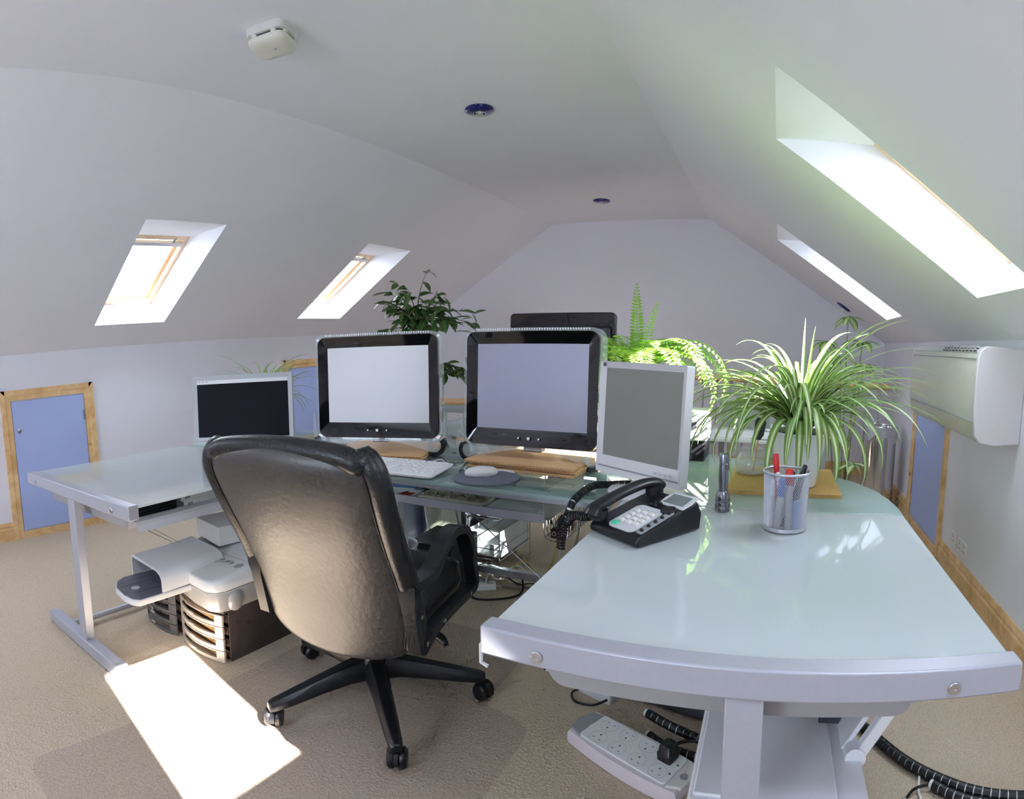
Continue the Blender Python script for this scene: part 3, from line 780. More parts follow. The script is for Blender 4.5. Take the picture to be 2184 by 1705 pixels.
b = MB(); b.lathe([(.118, 0), (.125, .001), (.125, .005), (.122, .006)], (0, 0, 0), 48)
single('mouse_mat', b, M_PAD, 'round grey mouse mat on the middle desk', 'mouse mat', (-1.022, 1.888, DT), 0, smooth=40)
ms = thing('computer_mouse', 'white oval computer mouse on the round grey mat', 'mouse', (-1.052, 1.902, DT + .006), R_(-38))
rings = []
for z, k in ((.0, .88), (.006, .97), (.014, 1.0), (.022, .94), (.029, .78), (.033, .5), (.0345, .2)):
    rings.append([(.038 * k * cos(a) * (1 if abs(cos(a)) < .99 else 1), .068 * k * sin(a), z - .004 * max(0, sin(a)) * k) for a in [2 * pi * i / 28 for i in range(28)]])
b = MB(); b.loft(rings); b.build('shell', M_WHITE, ms, 60)
b = MB(); b.cyl((0, .036, .027), (0, .036, .0315), .004, n=10); b.build('scroll_ball', M_LGREY, ms, 50)
b = MB(); b.tube(smooth_path([(-1.02, 1.955, DT + .016), (-1.0, 1.99, DT + .010), (-.95, 1.975, DT + .010), (-.985, 2.0, DT + .010), (-1.10, 1.99, DT + .010), (-1.15, 1.96, DT + .004), (-1.19, 2.02, DT + .004), (-1.22, 2.2, DT + .004), (-1.27, 2.33, DT + .004)], 8), .0022, 6)
attach(b.build('mouse_cable', M_CABLEW, None, 60), ms)
b = MB(); b.tube(smooth_path([(-1.34, 2.0, DT + .016), (-1.31, 2.03, DT + .02), (-1.25, 1.98, DT + .004), (-1.21, 2.0, DT + .004), (-1.24, 2.10, DT + .004), (-1.34, 2.3, DT + .004)], 8), .0022, 6)
attach(b.build('keyboard_cable', M_CABLEW, None, 60), kb)
b = MB(); b.tube(smooth_path([(-1.40, 2.32, DT + .10), (-1.33, 2.30, DT + .05), (-1.29, 2.25, DT + .02), (-1.26, 2.31, DT + .004), (-1.18, 2.42, DT + .004)], 8), .004, 6)
attach(b.build('monitor_cable', M_CABLEW, None, 60), m1)

# chipboard boards under the monitors -----------------------------------------
def board(loc, rz, w, d, h, label, group):
    t = thing('wooden_board', label, 'board', loc, rz, group)
    b = MB(); b.box(-w / 2, w / 2, 0, d, .0006, h); b.build('panel', M_CHIP, t)
    b = MB(); b.box(-w / 2, w / 2, 0, d, h, h + .0008); b.build('veneer', M_BOARD, t)
for k, (lab, dx) in enumerate((('bottom board of the stack under the blue-grey screen', 0), ('middle board of the stack under the blue-grey screen', .006), ('top board of the stack under the blue-grey screen', -.004))):
    board((-.958 + dx, 2.02 + (0, .010, -.004)[k], DT + .0005 + k * .0122), R_(-4 + k), .475, .36, .0092, lab, 'boards under the right black monitor')
for k, lab in enumerate(('lower board of the stack under the white screen', 'upper board of the stack under the white screen')):
    board((-1.652, 1.982 + .008 * k, DT + .0005 + k * .0122), R_(15 + k), .46, .34, .0092, lab, 'boards under the left black monitor')

# slim black keyboard and pen beside the small silver monitor ------------------
t = thing('keyboard', 'slim black keyboard lying behind the office chair backrest', 'keyboard', (-2.10, 2.02, DT), R_(22))
b = MB(); b.prism(rrect(.36, .13, .01, 3), 0, .012); b.build('case', M_BLACK, t, bevel=.003)
km = MB().box(-.009, .009, -.009, .009, 0, .005).mesh('key', M_DGREY)
for r in range(5):
    for c in range(16): link_mesh('key', km, t, (-.165 + .022 * c, .044 - .022 * r, .012))
t = thing('stylus', 'grey stylus lying left of the white screen monitor', 'pen', (-1.99, 2.20, DT + .006), R_(100))
b = MB(); b.cyl((0, 0, 0), (0, .14, 0), .0055, n=12); b.build('barrel', M_DGREY, t, 50)
b = MB(); b.cyl((0, .14, 0), (0, .165, 0), .0055, .001, n=12); b.build('tip', M_LGREY, t, 50)

# telephone ------------------------------------------------------------------
ph = thing('telephone', 'black and silver corded desk telephone on the right desk wing', 'telephone', (-.330, 1.498, DT), R_(-33))
PW, PL_ = .185, .235
side = [(-PL_ / 2, .004), (PL_ / 2, .004), (PL_ / 2 + .006, .05), (PL_ / 2 - .012, .082), (.03, .066), (-PL_ / 2 + .004, .030), (-PL_ / 2 - .006, .018)]
rings = []
for x, k in ((-PW / 2, .92), (-PW / 2 + .006, 1), (PW / 2 - .006, 1), (PW / 2, .92)):
    rings.append([(x, y * (.985 if k < 1 else 1), .004 + (z - .004) * k) for y, z in side])
b = MB(); b.loft(rings); base = b.build('base', M_BLACK, ph, 40, bevel=.004)
def top_z(y): return .030 + (y + PL_ / 2 - .004) / (.03 + PL_ / 2 - .004) * .036 if y < .03 else .066 + (y - .03) / (PL_ / 2 - .042) * .016
tilt = math.atan2(.036, .03 + PL_ / 2 - .004); tilt2 = math.atan2(.016, PL_ / 2 - .042)
b = MB(); P = rrect(.098, .128, .02, 5); b.prism(P, 0, .003); kp = b.build('keypad_panel', M_LGREY, ph, loc=(.012, -.048, top_z(-.048) + .0005), rot=(tilt, 0, 0))
km = MB().loft([[(x, y, z) for x, y in rrect(.020 - i, .013 - i, .003, 3)] for z, i in ((0, 0), (.004, .001), (.0055, .004))]).mesh('key', M_OFFWHITE, 50)
for r in range(4):
    for c in range(3):
        k = link_mesh('key', km, kp, (-.026 + c * .027, .030 - r * .019, .003))
        tm = text_mesh('123456789*0#'[r * 3 + c], .008, M_INK); link_mesh('key_digit', tm, kp, (-.026 + c * .027, .041 - r * .019 - .001, .0031))
km2 = MB().loft([[(x, y, z) for x, y in rrect(.024 - i, .013 - i, .004, 3)] for z, i in ((0, 0), (.004, .001), (.0055, .004))]).mesh('key', mat('green_key', (80, 200, 160), .4), 50)
link_mesh('green_key', km2, kp, (-.028, -.048, .003))
b = MB(); b.prism(rrect(.020, .125, .004, 3), 0, .003); mp = b.build('memory_strip', M_MGREY, ph, loc=(.078, -.042, top_z(-.042) + .001), rot=(tilt, 0, 0))
km3 = MB().loft([[(x, y, z) for x, y in rrect(.011 - i, .009 - i, .003, 3)] for z, i in ((0, 0), (.004, .001), (.0055, .003))]).mesh('key', M_BLACK, 50)
for i in range(5): link_mesh('memory_key', km3, mp, (0, -.05 + i * .025, .003))
for i in range(4):
    for j in range(2): link_mesh('function_key', km3, ph, (-.012 + j * .018 + i * .004, .030 + i * .014, top_z(.03 + i * .014) + .0005), (tilt2, 0, 0))
b = MB(); b.prism([(-.045, -.030), (.045, -.034), (.05, .0), (.046, .034), (-.040, .034), (-.05, .0)], 0, .004); ds = b.build('display_surround', M_LGREY, ph, bevel=.003, loc=(.048, .075, top_z(.075) + .003), rot=(tilt2 + .12, 0, 0))
b = MB(); b.box(-.034, .034, -.022, .022, .004, .0055); b.build('display', mat('lcd_grey_green', (112, 124, 122), .2), ds)
b = MB(); b.lathe([(.022, 0), (.022, .004), (.015, .006), (.006, .005)], (0, 0, 0), 24); b.build('navigation_ring', M_GLOSSBLACK, ph, 40, loc=(.062, .022, top_z(.022) + .001), rot=(tilt, 0, 0))
# handset: arched bar with swollen ear and mouth pieces
hp = smooth_path([(-.068, -.135, .050), (-.068, -.125, .068), (-.068, -.09, .082), (-.068, -.02, .099), (-.068, .05, .110), (-.068, .10, .106), (-.068, .118, .094)], 5)
rings = []
for i, p in enumerate(hp):
    s = i / (len(hp) - 1); w = .022 + .006 * (abs(s - .5) * 2) ** 2; h = .013 + .006 * (abs(s - .5) * 2) ** 3
    tg = (hp[min(i + 1, len(hp) - 1)] - hp[max(i - 1, 0)]).normalized(); nr = Vector((0, -tg.z, tg.y))
    if i in (0, len(hp) - 1): w *= .6; h *= .6
    rings.append([p + Vector((w * cos(a), 0, 0)) + nr * h * sin(a) for a in [2 * pi * k / 14 for k in range(14)]])
b = MB(); b.loft(rings); hs = b.build('handset', M_BLACK, ph, 60)
b = MB(); b.cyl((-.068, -.112, .040), (-.068, -.112, .066), .025, .027, n=20); b.build('mouthpiece', M_BLACK, hs, 40)
b = MB(); b.cyl((-.068, .098, .075), (-.068, .098, .105), .026, .027, n=20); b.build('earpiece', M_BLACK, hs, 40)
def coil(pts, R, r, turns, n=9):
    P = smooth_path(pts, 24); L = [0]
    for i in range(1, len(P)): L.append(L[-1] + (P[i] - P[i - 1]).length)
    out = []; N_ = turns * n; u = None; j = 0
    for k in range(N_ + 1):
        d = L[-1] * k / N_
        while j < len(P) - 2 and L[j + 1] < d: j += 1
        t = (d - L[j]) / max(1e-6, L[j + 1] - L[j]); p = P[j].lerp(P[j + 1], t); tg = (P[j + 1] - P[j]).normalized()
        u = tg.orthogonal().normalized() if u is None else (u - tg * u.dot(tg)).normalized()
        w = tg.cross(u); a = 2 * pi * k / n
        out.append(p + (u * cos(a) + w * sin(a)) * R)
    return MB().tube(out, r, 5)
b = coil([(-.455, 1.440, .765), (-.487, 1.455, .752), (-.53, 1.485, .742), (-.555, 1.50, .715), (-.565, 1.48, .68), (-.56, 1.46, .65)], .0105, .0028, 26)
attach(b.build('coiled_cord', M_CABLEK, None, 60), ph)

# torch --------------------------------------------------------------------------
M_TORCH = mat('anodised_grey', (140, 142, 150), .25, .9, var=.04)
t = thing('torch', 'grey metal torch standing upright between phone and pen cup', 'torch', (-.148, 1.752, DT))
b = MB(); b.lathe([(.020, 0), (.023, .002), (.023, .026), (.0215, .030), (.0235, .032), (.0235, .040), (.021, .052), (.0165, .062)], (0, 0, 0), 28); hd = b.build('head', M_TORCH, t, 30)
b = MB(); b.lathe([(.0165, .062), (.0150, .064), (.0150, .088), (.0158, .089), (.0158, .148), (.0150, .149), (.0150, .151)], (0, 0, 0), 24); b.build('barrel', M_TORCH, t, 30)
b = MB(); b.lathe([(.0150, .151), (.0165, .152), (.0165, .172), (.0150, .178), (.010, .180), (.004, .180)], (0, 0, 0), 24); b.build('tail_cap', M_TORCH, t, 30)
b = MB(); b.tube([(-.009, -.0231, .013), (-.006, -.0234, .020), (-.003, -.0236, .011), (.000, -.0236, .018), (.003, -.0236, .010), (.006, -.0234, .017), (.010, -.0228, .012)], .0008, 5); b.build('engraved_script', M_WHITE, hd)

# pen cup ------------------------------------------------------------------------
CX, CY = .042, 1.610
t = thing('pen_cup', 'silver wire-mesh pen cup holding markers on the right desk', 'pen cup', (CX, CY, DT))
b = MB(); n, m = 72, 34
for j in range(m + 1):
    for i in range(n):
        a = 2 * pi * (i + .5 * (j % 2)) / n; r = .058 + .006 * j / m
        b.v.append(Vector((r * cos(a), r * sin(a), .012 + .150 * j / m)))
for j in range(0, m - 1):
    for i in range(n):
        o = j % 2
        a_, b_, c_, d_ = j * n + i, (j + 1) * n + (i + o) % n, (j + 2) * n + i if j + 2 <= m else None, (j + 1) * n + (i + o - 1) % n
        if c_ is not None: b.f.append((a_, b_, c_, d_))
ms_ = b.build('mesh_wall', mat('silver_wire', (196, 198, 206), .35, .6), t)
wf = ms_.modifiers.new('wire', 'WIREFRAME'); wf.thickness = .0020; wf.use_even_offset = False
def torus(R, r, z, n=40, k=8):
    b = MB(); return b.tube([(R * cos(2 * pi * i / n), R * sin(2 * pi * i / n), z) for i in range(n)], r, k, closed=True)
torus(.0645, .0038, .165).build('rim', mat('silver_rim', (206, 208, 214), .3, .7), t, 60)
b = MB(); b.lathe([(.001, .002), (.058, .002), (.061, .004), (.061, .014), (.058, .014), (.057, .004), (.001, .004)], (0, 0, 0), 40); b.build('base', MATS['silver_rim'], t, 40)
def pen(lab, bx, by, tx, ty, L, r, body, cap, capL=.045, cat='pen'):
    p0 = Vector((bx, by, .006)); d = Vector((tx - bx, ty - by, 0)); d.z = sqrt(max(.0001, L * L - d.length_squared)); d.normalize()
    t = thing('marker_pen', lab, cat, (CX + p0.x, CY + p0.y, DT + p0.z), 0, 'pens in the mesh cup')
    q = d.to_track_quat('Z', 'Y')
    t.rotation_mode = 'QUATERNION'; t.rotation_quaternion = q
    b = MB(); b.cyl((0, 0, 0), (0, 0, L - capL), r, n=12); b.build('barrel', body, t, 50)
    b = MB(); b.lathe([(r * 1.08, L - capL), (r * 1.12, L - capL + .002), (r * 1.08, L - .004), (r * .8, L)], (0, 0, 0), 12); b.build('cap', cap, t, 50)
pen('tall red marker pen standing left in the mesh cup', -.018, .01, -.034, .012, .205, .0075, M_RED, M_RED)
pen('thick red marker pen standing in the middle of the mesh cup', .01, -.02, .006, -.012, .168, .0105, M_OFFWHITE, M_RED)
pen('white pen leaning left in the mesh cup', .0, .02, -.026, -.018, .163, .006, M_WHITE, M_WHITE)
pen('long black pen leaning right in the mesh cup', -.005, .0, .050, -.005, .188, .0065, M_BLACK, M_BLACK)
pen('black pen with a pink end at the right rim of the mesh cup', .02, .02, .048, .012, .168, .007, M_BLACK, mat('pink_cap', (220, 150, 160), .4), .012)
pen('short blue marker inside the mesh cup', -.022, -.02, -.012, -.034, .145, .0095, M_OFFWHITE, M_BLUE, .05)
pen('pale pen beside the blue marker in the mesh cup', -.036, -.01, -.040, -.006, .135, .006, M_LGREY, M_WHITE)
pen('grey pen at the back of the mesh cup', .012, .034, .018, .046, .150, .006, M_LGREY, M_DGREY)
b = MB(); b.box(-.016, .016, -.006, .006, 0, .085); o = single('eraser', b, M_LBLUE, 'light blue eraser at the right inside the mesh cup', 'eraser', (CX + .034, CY - .030, DT + .006), R_(40), 'pens in the mesh cup', bevel=.004)

# ------------------------------------------------------------------ plants
def leaf_mat(name, edge, mid, lo=.22, hi=.42, rough=.4, transl=.25):
    m = bpy.data.materials.new(name); m.use_nodes = True; nt = m.node_tree; N = nt.nodes; L = nt.links; p = N['Principled BSDF']; out = N['Material Output']
    at = N.new('ShaderNodeAttribute'); at.attribute_name = 'stripe'
    rp = N.new('ShaderNodeValToRGB'); rp.color_ramp.elements[0].position = lo; rp.color_ramp.elements[1].position = hi
    rp.color_ramp.elements[0].color = srgb(mid) + (1,); rp.color_ramp.elements[1].color = srgb(edge) + (1,)
    L.new(at.outputs['Fac'], rp.inputs['Fac'])
    tc = N.new('ShaderNodeTexCoord'); nz = N.new('ShaderNodeTexNoise'); nz.inputs['Scale'].default_value = 9
    L.new(tc.outputs['Object'], nz.inputs['Vector'])
    mx = N.new('ShaderNodeMixRGB'); mx.blend_type = 'MULTIPLY'; mx.inputs['Fac'].default_value = .35
    L.new(rp.outputs[0], mx.inputs['Color1']); L.new(nz.outputs['Color'], mx.inputs['Color2'])
    hs_ = N.new('ShaderNodeHueSaturation'); hs_.inputs['Value'].default_value = 1.15; L.new(mx.outputs[0], hs_.inputs['Color'])
    L.new(hs_.outputs[0], p.inputs['Base Color']); p.inputs['Roughness'].default_value = rough
    t = N.new('ShaderNodeBsdfTranslucent'); L.new(hs_.outputs[0], t.inputs['Color'])
    ms = N.new('ShaderNodeMixShader'); ms.inputs[0].default_value = transl
    L.new(p.outputs[0], ms.inputs[1]); L.new(t.outputs[0], ms.inputs[2]); L.new(ms.outputs[0], out.inputs['Surface'])
    return m
M_SPIDER = leaf_mat('spider_leaf', (122, 158, 70), (226, 236, 190))
M_FICUS = leaf_mat('ficus_leaf', (80, 112, 58), (112, 146, 80), .05, .3, .3, .15)
M_FERN = leaf_mat('fern_leaf', (150, 196, 74), (170, 212, 90), .1, .5, .45, .4)
M_SCHEF = leaf_mat('variegated_leaf', (116, 152, 84), (214, 226, 170), .2, .7)
M_POTW = mat('white_ceramic', (230, 230, 230), .2, var=.01, coat=.3)
M_SOIL = mat('potting_soil', (58, 44, 34), .95, var=.3, scale=80, bump=.5)
M_STEM = mat('green_stem', (110, 130, 70), .5)
M_TRUNK = mat('bark', (112, 96, 76), .8, var=.2, scale=30)

def stripe_mesh(name, m, rows, us):
    """rows: list of cross rows of points; us: |u| across"""
    n = len(us); me = bpy.data.meshes.new(name); vs = [tuple(p) for r in rows for p in r]
    fs = [(k * n + i, k * n + i + 1, (k + 1) * n + i + 1, (k + 1) * n + i) for k in range(len(rows) - 1) for i in range(n - 1)]
    me.from_pydata(vs, [], fs); me.update(); me.materials.append(m)
    at = me.attributes.new('stripe', 'FLOAT', 'POINT'); at.data.foreach_set('value', [abs(x) for _ in rows for x in us])
    me.polygons.foreach_set('use_smooth', [True] * len(me.polygons)); return me

def strap_leaf(base, az, L, w, el, droop, rnd, floor=None, twist=0):
    """long arching blade; el start elevation, droop total bend (rad)"""
    n = 14; p = Vector(base); rows = []; us = (-1, -.34, 0, .34, 1)
    for i in range(n + 1):
        s = i / n; e = el - droop * s ** 1.25; a = az + twist * s
        d = Vector((cos(a) * cos(e), sin(a) * cos(e), sin(e)))
        side = Vector((-sin(a), cos(a), 0)); nrm = side.cross(d) * -1
        ww = w * min(1, .55 + 1.6 * s) * (1 - s ** 3.2) ** .8 * .5 + .0004
        rows.append([p + side * (ww * q) + nrm * (abs(q) * ww * .35) for q in us])
        p = p + d * (L / n)
        if floor is not None and p.z < floor: p.z = floor + .002 + .001 * rnd.random()
    return rows, us

def spider(loc, label, n, Lr, wr, zc, pot, seed, name='spider_plant', floor=None, extra=()):
    rnd = random.Random(seed)
    t = thing(name, label, 'plant', loc)
    if pot:
        r0, r1, h = pot
        b = MB(); b.lathe([(r0 * .9, 0), (r0, .004), (r1, h - .012), (r1 * 1.03, h - .01), (r1 * 1.03, h), (r1 * .95, h), (r1 * .93, h - .02)], (0, 0, 0), 40); pt = b.build('pot', M_POTW, t, 40)
        b = MB(); b.lathe([(.002, h - .018), (r1 * .94, h - .02)], (0, 0, 0), 24); b.build('soil', M_SOIL, pt)
    for i in range(n):
        az = 2 * pi * (i * .618034 % 1) + rnd.uniform(-.2, .2); k = rnd.random()
        el = R_(rnd.uniform(38, 86)); L = rnd.uniform(*Lr); dr = R_(rnd.uniform(60, 150)) * (1.12 - .25 * k)
        rr = rnd.uniform(.005, .04)
        rows, us = strap_leaf((rr * cos(az), rr * sin(az), zc), az, L, rnd.uniform(*wr), el, dr, rnd, floor, rnd.uniform(-.5, .5))
        link_mesh('leaf', stripe_mesh('leaf', M_SPIDER, rows, us), t)
    for az, el, L, w, dr in extra:
        rows, us = strap_leaf((.03 * cos(R_(az)), .03 * sin(R_(az)), zc), R_(az), L, w, R_(el), R_(dr), rnd, floor)
        link_mesh('leaf', stripe_mesh('leaf', M_SPIDER, rows, us), t)
    return t

b = MB(); b.prism(rrect(.40, .44, .004, 2, .045, 2.19), DT + .0005, DT + .013); single('plant_board', b, M_CORK, 'thin brown hardboard sheet under the big spider plant', 'board')
spider((.090, 2.10, DT + .0135), 'big striped spider plant in a white pot on the corner desk', 150, (.30, .60), (.013, .026), .195, (.070, .104, .20), 3, floor=.004,
       extra=[(-135, 42, .46, .030, 170), (-110, 40, .44, .032, 168), (-92, 38, .46, .030, 172), (-70, 42, .45, .032, 166), (-52, 40, .46, .028, 160), (-82, 55, .50, .030, 172), (-125, 58, .50, .028, 172), (-40, 48, .48, .026, 165), (-150, 46, .46, .026, 165), (-120, 50, .42, .026, 165), (-100, 45, .38, .028, 160), (-75, 55, .40, .028, 165), (-60, 48, .38, .026, 158), (-140, 55, .42, .024, 160), (-88, 62, .40, .026, 168), (5, 55, .62, .012, 95), (-8, 62, .60, .013, 90), (15, 50, .58, .012, 110), (88, 85, .42, .014, 12), (70, 82, .40, .012, 15), (170, 62, .50, .016, 100), (185, 50, .46, .018, 105), (195, 58, .50, .018, 130), (178, 40, .40, .017, 95)])
spider((-2.735, 2.29, DT), 'small spider plant behind the silver monitor', 60, (.30, .54), (.009, .017), .16, (.055, .08, .165), 11)

# fern ------------------------------------------------------------------------
def frond(t, az, L, el, droop, wid, rnd, base, n=26):
    p = Vector(base); pts = []; m = n
    for i in range(m + 1):
        s = i / m; e = R_(el) - R_(droop) * s ** 1.3
        pts.append((p.copy(), Vector((cos(az) * cos(e), sin(az) * cos(e), sin(e))))); p = p + pts[-1][1] * (L / m)
    b = MB(); vals = []
    b.tube([q for q, _ in pts], [.0022 * (1 - .7 * i / m) for i in range(m + 1)], 4); vals += [1.0] * len(b.v)
    for i in range(3, m + 1):
        s = i / m; q, d = pts[i]; w = wid * (sin(pi * min(1, s * .92 + .06)) ** .6) * (1 - .25 * s)
        side = Vector((-sin(az), cos(az), 0)); nr = side.cross(d)
        for sg in (-1, 1):
            tip = q + side * sg * w + d * w * .35 - Vector((0, 0, .12 * w)) + nr * rnd.uniform(-.1, .1) * w
            hw = L / m * .36; o = len(b.v); mid = q.lerp(tip, .55) + nr * .0025
            b.v += [q, mid - d * hw, tip, mid + d * hw]; b.f += [(o, o + 1, o + 2, o + 3)]; vals += [0, .5, .6, .5]
    me = bpy.data.meshes.new('frond'); me.from_pydata([tuple(v) for v in b.v], [], b.f); me.update(); me.materials.append(M_FERN)
    at = me.attributes.new('stripe', 'FLOAT', 'POINT'); at.data.foreach_set('value', vals)
    link_mesh('frond', me, t)

pr = thing('printer', 'white and grey desktop printer beneath the fern', 'printer', (-.515, 2.60, DT))
b = MB(); b.prism(rrect(.45, .22, .015, 3), .09, .215); pb = b.build('body', M_OFFWHITE, pr, bevel=.006)
b = MB(); b.prism(rrect(.43, .20, .01, 3), .0, .09); b.build('paper_cassette', M_BLACK, pr, bevel=.004)
b = MB(); b.box(-.18, .18, -.114, -.109, .15, .175); b.build('output_slot', M_DGREY, pb)
b = MB(); b.box(.205, .235, -.085, -.05, .115, .19); b.build('latch', M_LGREY, pb, bevel=.004)
b = MB(); b.box(-.12, .12, -.1015, -.1, .03, .06); b.build('cassette_label', M_DGREY, pr)

FX, FY, FZ = -.63, 2.60, DT + .2155
fn = thing('fern', 'bright green fern in a white pot standing on the white printer', 'plant', (FX, FY, FZ))
b = MB(); b.lathe([(.065, 0), (.07, .004), (.095, .165), (.10, .168), (.10, .185), (.092, .185), (.09, .165)], (0, 0, 0), 36); pt = b.build('pot', M_POTW, fn, 40)
b = MB(); b.lathe([(.002, .168), (.091, .165)], (0, 0, 0), 20); b.build('soil', M_SOIL, pt)
rnd = random.Random(5)
for az, L, el, dr, w in [(-95, .34, 92, 6, .030), (-80, .30, 84, 25, .028), (-50, .30, 72, 20, .022), (178, .40, 66, 120, .030), (190, .42, 58, 112, .030), (0, .36, 62, 150, .044), (-20, .42, 58, 165, .048), (-45, .38, 60, 170, .048), (12, .40, 48, 160, .045),
                         (-70, .34, 58, 140, .045), (-95, .30, 55, 120, .042), (-120, .32, 60, 130, .040), (-160, .40, 50, 90, .032), (175, .36, 60, 100, .035), (200, .30, 45, 110, .036), (60, .34, 55, 120, .04),
                         (100, .34, 60, 110, .04), (135, .3, 50, 120, .04), (-35, .30, 45, 120, .044), (-60, .28, 70, 110, .04), (-15, .30, 70, 120, .042), (35, .32, 50, 130, .042), (-100, .26, 72, 90, .036), (-140, .26, 72, 95, .036), (-5, .46, 50, 150, .050), (-30, .46, 66, 175, .050), (5, .26, 40, 100, .040), (2, .52, 52, 168, .046), (-12, .54, 58, 176, .046), (14, .50, 46, 160, .044), (-22, .50, 44, 165, .046), (8, .44, 60, 172, .044)]:
    frond(fn, R_(az), L * 1.12, el, dr, w * 1.35, rnd, (.03 * cos(R_(az)), .03 * sin(R_(az)), .165), 26)
for k in range(22):
    az = -170 + k * 16.5 + rnd.uniform(-8, 8)
    frond(fn, R_(az), rnd.uniform(.24, .36), rnd.uniform(40, 75), rnd.uniform(70, 150), rnd.uniform(.045, .06), rnd, (.03 * cos(R_(az)), .03 * sin(R_(az)), .165), 22)

# weeping fig -----------------------------------------------------------------
def oval_leaf(name, m, L, w, fold=.25, bend=.15):
    rows = []; us = (-1, 0, 1); n = 6
    for i in range(n + 1):
        s = i / n; ww = w * .5 * sin(pi * s ** .85) ** .8 + .0003
        if s > .85: ww *= .6
        rows.append([Vector((s * L, q * ww, -bend * L * s * s + abs(q) * ww * fold)) for q in us])
    return stripe_mesh(name, m, rows, us)
FL = [oval_leaf('leaf', M_FICUS, L, L * k, f, bd) for L, k, f, bd in ((.085, .46, .3, .2), (.075, .50, .2, .35), (.095, .42, .35, .1), (.065, .52, .2, .15))]
fg = thing('weeping_fig', 'dark green weeping fig behind the left black monitor', 'plant', (-2.52, 3.62, 0))
b = MB(); b.lathe([(.10, 0), (.11, .005), (.15, .26), (.16, .262), (.16, .29), (.148, .29), (.145, .26)], (0, 0, 0), 32); pt = b.build('pot', mat('terracotta', (170, 110, 80), .7), fg, 40)
b = MB(); b.lathe([(.002, .262), (.146, .26)], (0, 0, 0), 20); b.build('soil', M_SOIL, pt)
b = MB(); b.tube(smooth_path([(0, 0, .25), (.01, .01, .6), (-.01, 0, .95), (0, 0, 1.38)], 4), .014, 8); b.build('trunk', M_TRUNK, fg, 60)
rnd = random.Random(9); nl = 0
brs = [([Vector((.004 * s * s, -.012 * s, 1.36 + .064 * s)) for s in range(7)], 0), ([Vector((-.034 * s, .01 * s, 1.34 + .047 * s)) for s in range(7)], pi), ([Vector((.036 * s, -.01 * s, 1.34 + .042 * s)) for s in range(7)], 0), ([Vector((-.016 * s, -.02 * s, 1.36 + .052 * s)) for s in range(7)], 4)]
for k in range(25):
    az = 2 * pi * k * .618; low = k % 7 == 3; z0 = rnd.uniform(.95, 1.05) if low else rnd.uniform(1.20, 1.42); el = rnd.uniform(5, 68); L = rnd.uniform(.28, .46)
    if low: az = rnd.uniform(-.35, .25); el = 16; L = .48
    p = Vector((0, 0, z0)); pts = [p.copy()]; e = R_(el)
    for i in range(6):
        d = Vector((cos(az) * cos(e), sin(az) * cos(e), sin(e))); p = p + d * L / 6; pts.append(p.copy()); e -= .10; az += rnd.uniform(-.12, .12)
    brs.append((pts, az))
for pts, az in brs:
    b = MB(); b.tube(pts, [.005, .0045, .004, .0035, .003, .002, .0012], 5); b.build('branch', M_TRUNK, fg, 60)
    for i in range(1, 7):
        for q in range(2 if i > 2 else 1):
            if nl >= 294: continue
            nl += 1
            a = az + rnd.uniform(-1.5, 1.5); e = rnd.uniform(-.9, .45)
            M = Matrix.Translation(pts[i].lerp(pts[i - 1], rnd.random() * .9)) @ Euler((rnd.uniform(-.6, .6), -e, a)).to_matrix().to_4x4() @ Matrix.Scale(rnd.uniform(1.05, 1.55), 4)
            link_mesh('leaf', FL[nl % 4], fg, M=M)
for (x, y, z, a, s, e) in ((.34, -.02, 1.30, .1, 2.3, .1), (.40, .0, 1.12, -.3, 1.9, -.7), (.36, .02, 1.05, .3, 1.8, -1.0), (.43, -.02, .98, -.2, 2.0, -1.1), (.16, -.1, .86, -.2, 1.9, -.9), (.20, -.06, .80, .1, 2.2, -1.1), (.10, -.12, .92, -.6, 1.6, -.6)):
    link_mesh('leaf', FL[1], fg, M=Matrix.Translation((x, y, z)) @ Euler((0, -e, a)).to_matrix().to_4x4() @ Matrix.Scale(s, 4))

# tall variegated plant on the floor behind the corner desk
sc_ = thing('umbrella_plant', 'pale variegated umbrella plant standing on the floor beyond the corner desk', 'plant', (.36, 2.98, 0))
b = MB(); b.lathe([(.10, 0), (.11, .004), (.13, .25), (.14, .252), (.14, .275), (.128, .275), (.125, .25)], (0, 0, 0), 32); pt = b.build('pot', M_POTW, sc_, 40)
b = MB(); b.lathe([(.002, .252), (.126, .25)], (0, 0, 0), 20); b.build('soil', M_SOIL, pt)
VL = [oval_leaf('leaf', M_SCHEF, .105, .046, .25, .3), oval_leaf('leaf', M_SCHEF, .09, .042, .2, .2)]
rnd = random.Random(21); wn = 0
for (x, y, z) in [(-.02, 0, 1.40), (-.12, .02, 1.27), (.06, -.02, 1.28), (-.05, -.05, 1.20), (.08, .02, 1.17), (-.15, 0, 1.16), (.03, -.06, 1.08), (-.05, -.07, .80), (.05, -.05, .66), (-.02, -.09, .54)]:
    b = MB(); b.tube(smooth_path([(x * .1, y * .1, .25), (x * .4, y * .4, (.25 + z) / 2), (x, y, z)], 4), .0025, 5); b.build('stem', M_STEM, sc_, 60)
    k = 7
    for i in range(k):
        a = 2 * pi * i / k + rnd.uniform(-.2, .2); e = rnd.uniform(-.5, .15); wn += 1
        link_mesh('leaf', VL[wn % 2], sc_, M=Matrix.Translation((x, y, z)) @ Euler((0, -e, a)).to_matrix().to_4x4() @ Matrix.Scale(rnd.uniform(.8, 1.15), 4))

